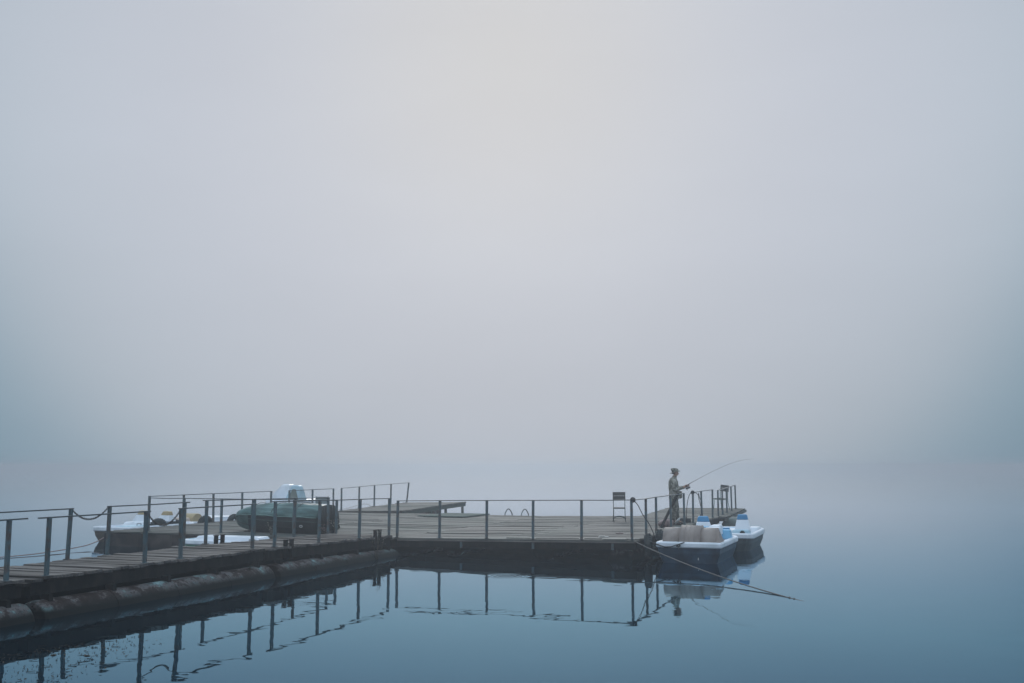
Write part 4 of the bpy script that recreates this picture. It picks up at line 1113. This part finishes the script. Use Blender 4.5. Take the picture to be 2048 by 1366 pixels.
rope('knotted_rope', 'dark rope knotted round the corner post top and slanting down to the first tyre', [kc, W(6.60, .25, 1.38), W(6.66, .55, 1.12), W(6.74, .88, .88), W(6.80, 1.05, .66), W(6.83, 1.12, .52), W(6.85, 1.3, .42), W(6.9, 1.5, .3)], .011, M['rope_dark'], ball(kc, .055))
k2 = W(6.52, 8.1, 1.49)
rope('looped_rope', 'dark rope looped over the railing post past the angler, its ends hanging to the deck', [W(6.30, 8.05, .56), W(6.32, 8.05, .9), W(6.38, 8.06, 1.3), W(6.46, 8.08, 1.47), k2, W(6.62, 8.35, 1.44), W(6.70, 8.6, 1.20), W(6.66, 8.5, 1.34), W(6.64, 8.5, 1.46), W(6.62, 8.6, 1.30), W(6.62, 8.8, 1.15), W(6.6, 9.2, .85), W(6.57, 9.55, .62)], .011, M['rope_dark'], ball(k2, .05))
rope('thin_hose', 'thin pale hose arched over the left edge near the five-post railing', [W(-9.3, 13.0, .5), W(-9.1, 13.5, .56), W(-8.9, 14.1, .68), W(-8.75, 14.5, .70), W(-8.65, 14.7, .58), W(-8.6, 14.8, .52)], .010, M['rope_pale'])

# ------------------------------------------------------------------ weeds
def weed(label, loc, h, n, spread, seed, leaf=M['leaf'], head=None, lean=(0, 0), leaves=9, ls=.028):
    random.seed(seed)
    root = thing('weed', label, 'weed', loc, 0.0)
    st, lf, hd = MB(), MB(), MB(); st.smooth = True
    for i in range(n):
        a = random.uniform(0, 6.28); sp = spread * random.uniform(.2, 1); hh = h * random.uniform(.55, 1)
        tip = Vector((math.cos(a) * sp + lean[0] * hh, math.sin(a) * sp + lean[1] * hh, hh))
        mid = tip * .5 + Vector((random.uniform(-.03, .03), random.uniform(-.03, .03), .02))
        P = [Vector((math.cos(a) * .015, math.sin(a) * .015, -.03)), tip * .25 + Vector((0, 0, .01)), mid, tip * .8, tip]
        st.tube(P, [.005, .0045, .004, .003, .002], 5)
        for k in range(leaves):
            t = random.uniform(.25, 1.0); j = min(3, int(t * 4)); f = t * 4 - j
            p = P[j].lerp(P[j + 1], min(f, 1)); b_ = random.uniform(0, 6.28); s = ls * random.uniform(.6, 1.5)
            d = Vector((math.cos(b_), math.sin(b_), random.uniform(-.2, .8))).normalized(); sd = d.cross(Vector((0, 0, 1))).normalized()
            if k % 3 == 0:
                tw = p + d * s * 2.2; st.tube([p, tw], [.0025, .0015], 4); q = tw
            else: q = p
            tgt = hd if (head and t > .6) else lf
            tgt.add([q, q + d * s * .5 + sd * s * .32, q + d * s, q + d * s * .5 - sd * s * .32 + Vector((0, 0, .006))], [(0, 1, 2), (0, 2, 3)])
    st.build('stem', M['stem'], root); 
    if lf.v: lf.build('leaves', leaf, root)
    if hd.v: hd.build('seed_heads', head, root)
    return root
weed('dry branching weed growing from the pipe at the inner corner of walkway and platform', W(.36, -1.75, .03), .86, 7, .26, 3, M['stem'], M['bloom'], (.02, 0), 12, .03)
weed('pale stemmed weed against the dark side of the covered boat', W(-3.7, -.35, .40), .42, 8, .12, 5, M['bloom'], M['bloom'], leaves=9, ls=.03)
weed('whitish weed on the front edge of the platform near the left corner', W(-7.85, -.60, .16), .42, 10, .22, 8, M['leaf'], M['bloom'], (-.1, -.1), 10, .035)
weed('leafy clump with whitish heads at the stern of the covered boat', W(-2.15, .55, .43), .42, 12, .17, 11, M['leaf'], M['bloom'], leaves=12, ls=.045)
weed('brown withered clump between the railing posts at the covered boat stern', W(-2.22, -.02, .43), .26, 12, .15, 13, M['sack'], None, leaves=12, ls=.045)
weed('tiny weed sprouting from the long rusty pipe of the middle raft', W(.20, -6.95, .18), .14, 5, .06, 15, M['stem'], None, leaves=7, ls=.02)

# ------------------------------------------------------------------ litter on the water
random.seed(77)
lt = MB()
def flake(x, y, s, up=False):
    a = random.uniform(0, 6.28); c, q = math.cos(a), math.sin(a); s *= 1.5; l, w = s, s * random.uniform(.3, .6)
    zt = random.uniform(.006, .016) if not up else random.uniform(.010, .022)
    P = [(-l, 0, .002), (0, -w, .003), (l, 0, zt), (0, w, .004 + zt * .5)]
    lt.add([(x + px * c - py * q, y + px * q + py * c, z) for px, py, z in P], [(0, 1, 2, 3)])
cl = [(random.uniform(-7.2, -4.9), random.uniform(10.6, 14.2)) for _ in range(34)] + [(random.uniform(-7.6, -5.6), random.uniform(10.0, 12.0)) for _ in range(16)]
for _ in range(2200):
    cx, cy = random.choice(cl); x, y = random.gauss(cx, .45), random.gauss(cy, .35)
    if x < -4.6 and y < 13.0 + (x + 6.5) * 1.4: flake(x, y, random.choice([.005, .007, .008, .010, .016]), random.random() < .15)
for _ in range(26):
    x, y = random.uniform(-7, -5.1), random.uniform(10.8, 13.8); a = random.uniform(0, 3.14)
    lt.bar((x, y, .006), (x + .10 * math.cos(a), y + .10 * math.sin(a), .012), .005)
tag(lt.build('floating_litter', M['litter']), 'scattered dead leaves and twigs floating beside the nearest walkway raft', kind='stuff')
lump('floating_leaf', 'round dark dead leaf floating between the reflected railing posts, the left one', 'leaf', (-5.72, 13.15, -.010), .034, .04, .016, M['litter'], 31)
lump('floating_leaf', 'dark curled dead leaf clump floating on a reflected post, the right one', 'leaf', (-5.28, 13.1, -.012), .05, .03, .016, M['litter'], 32)
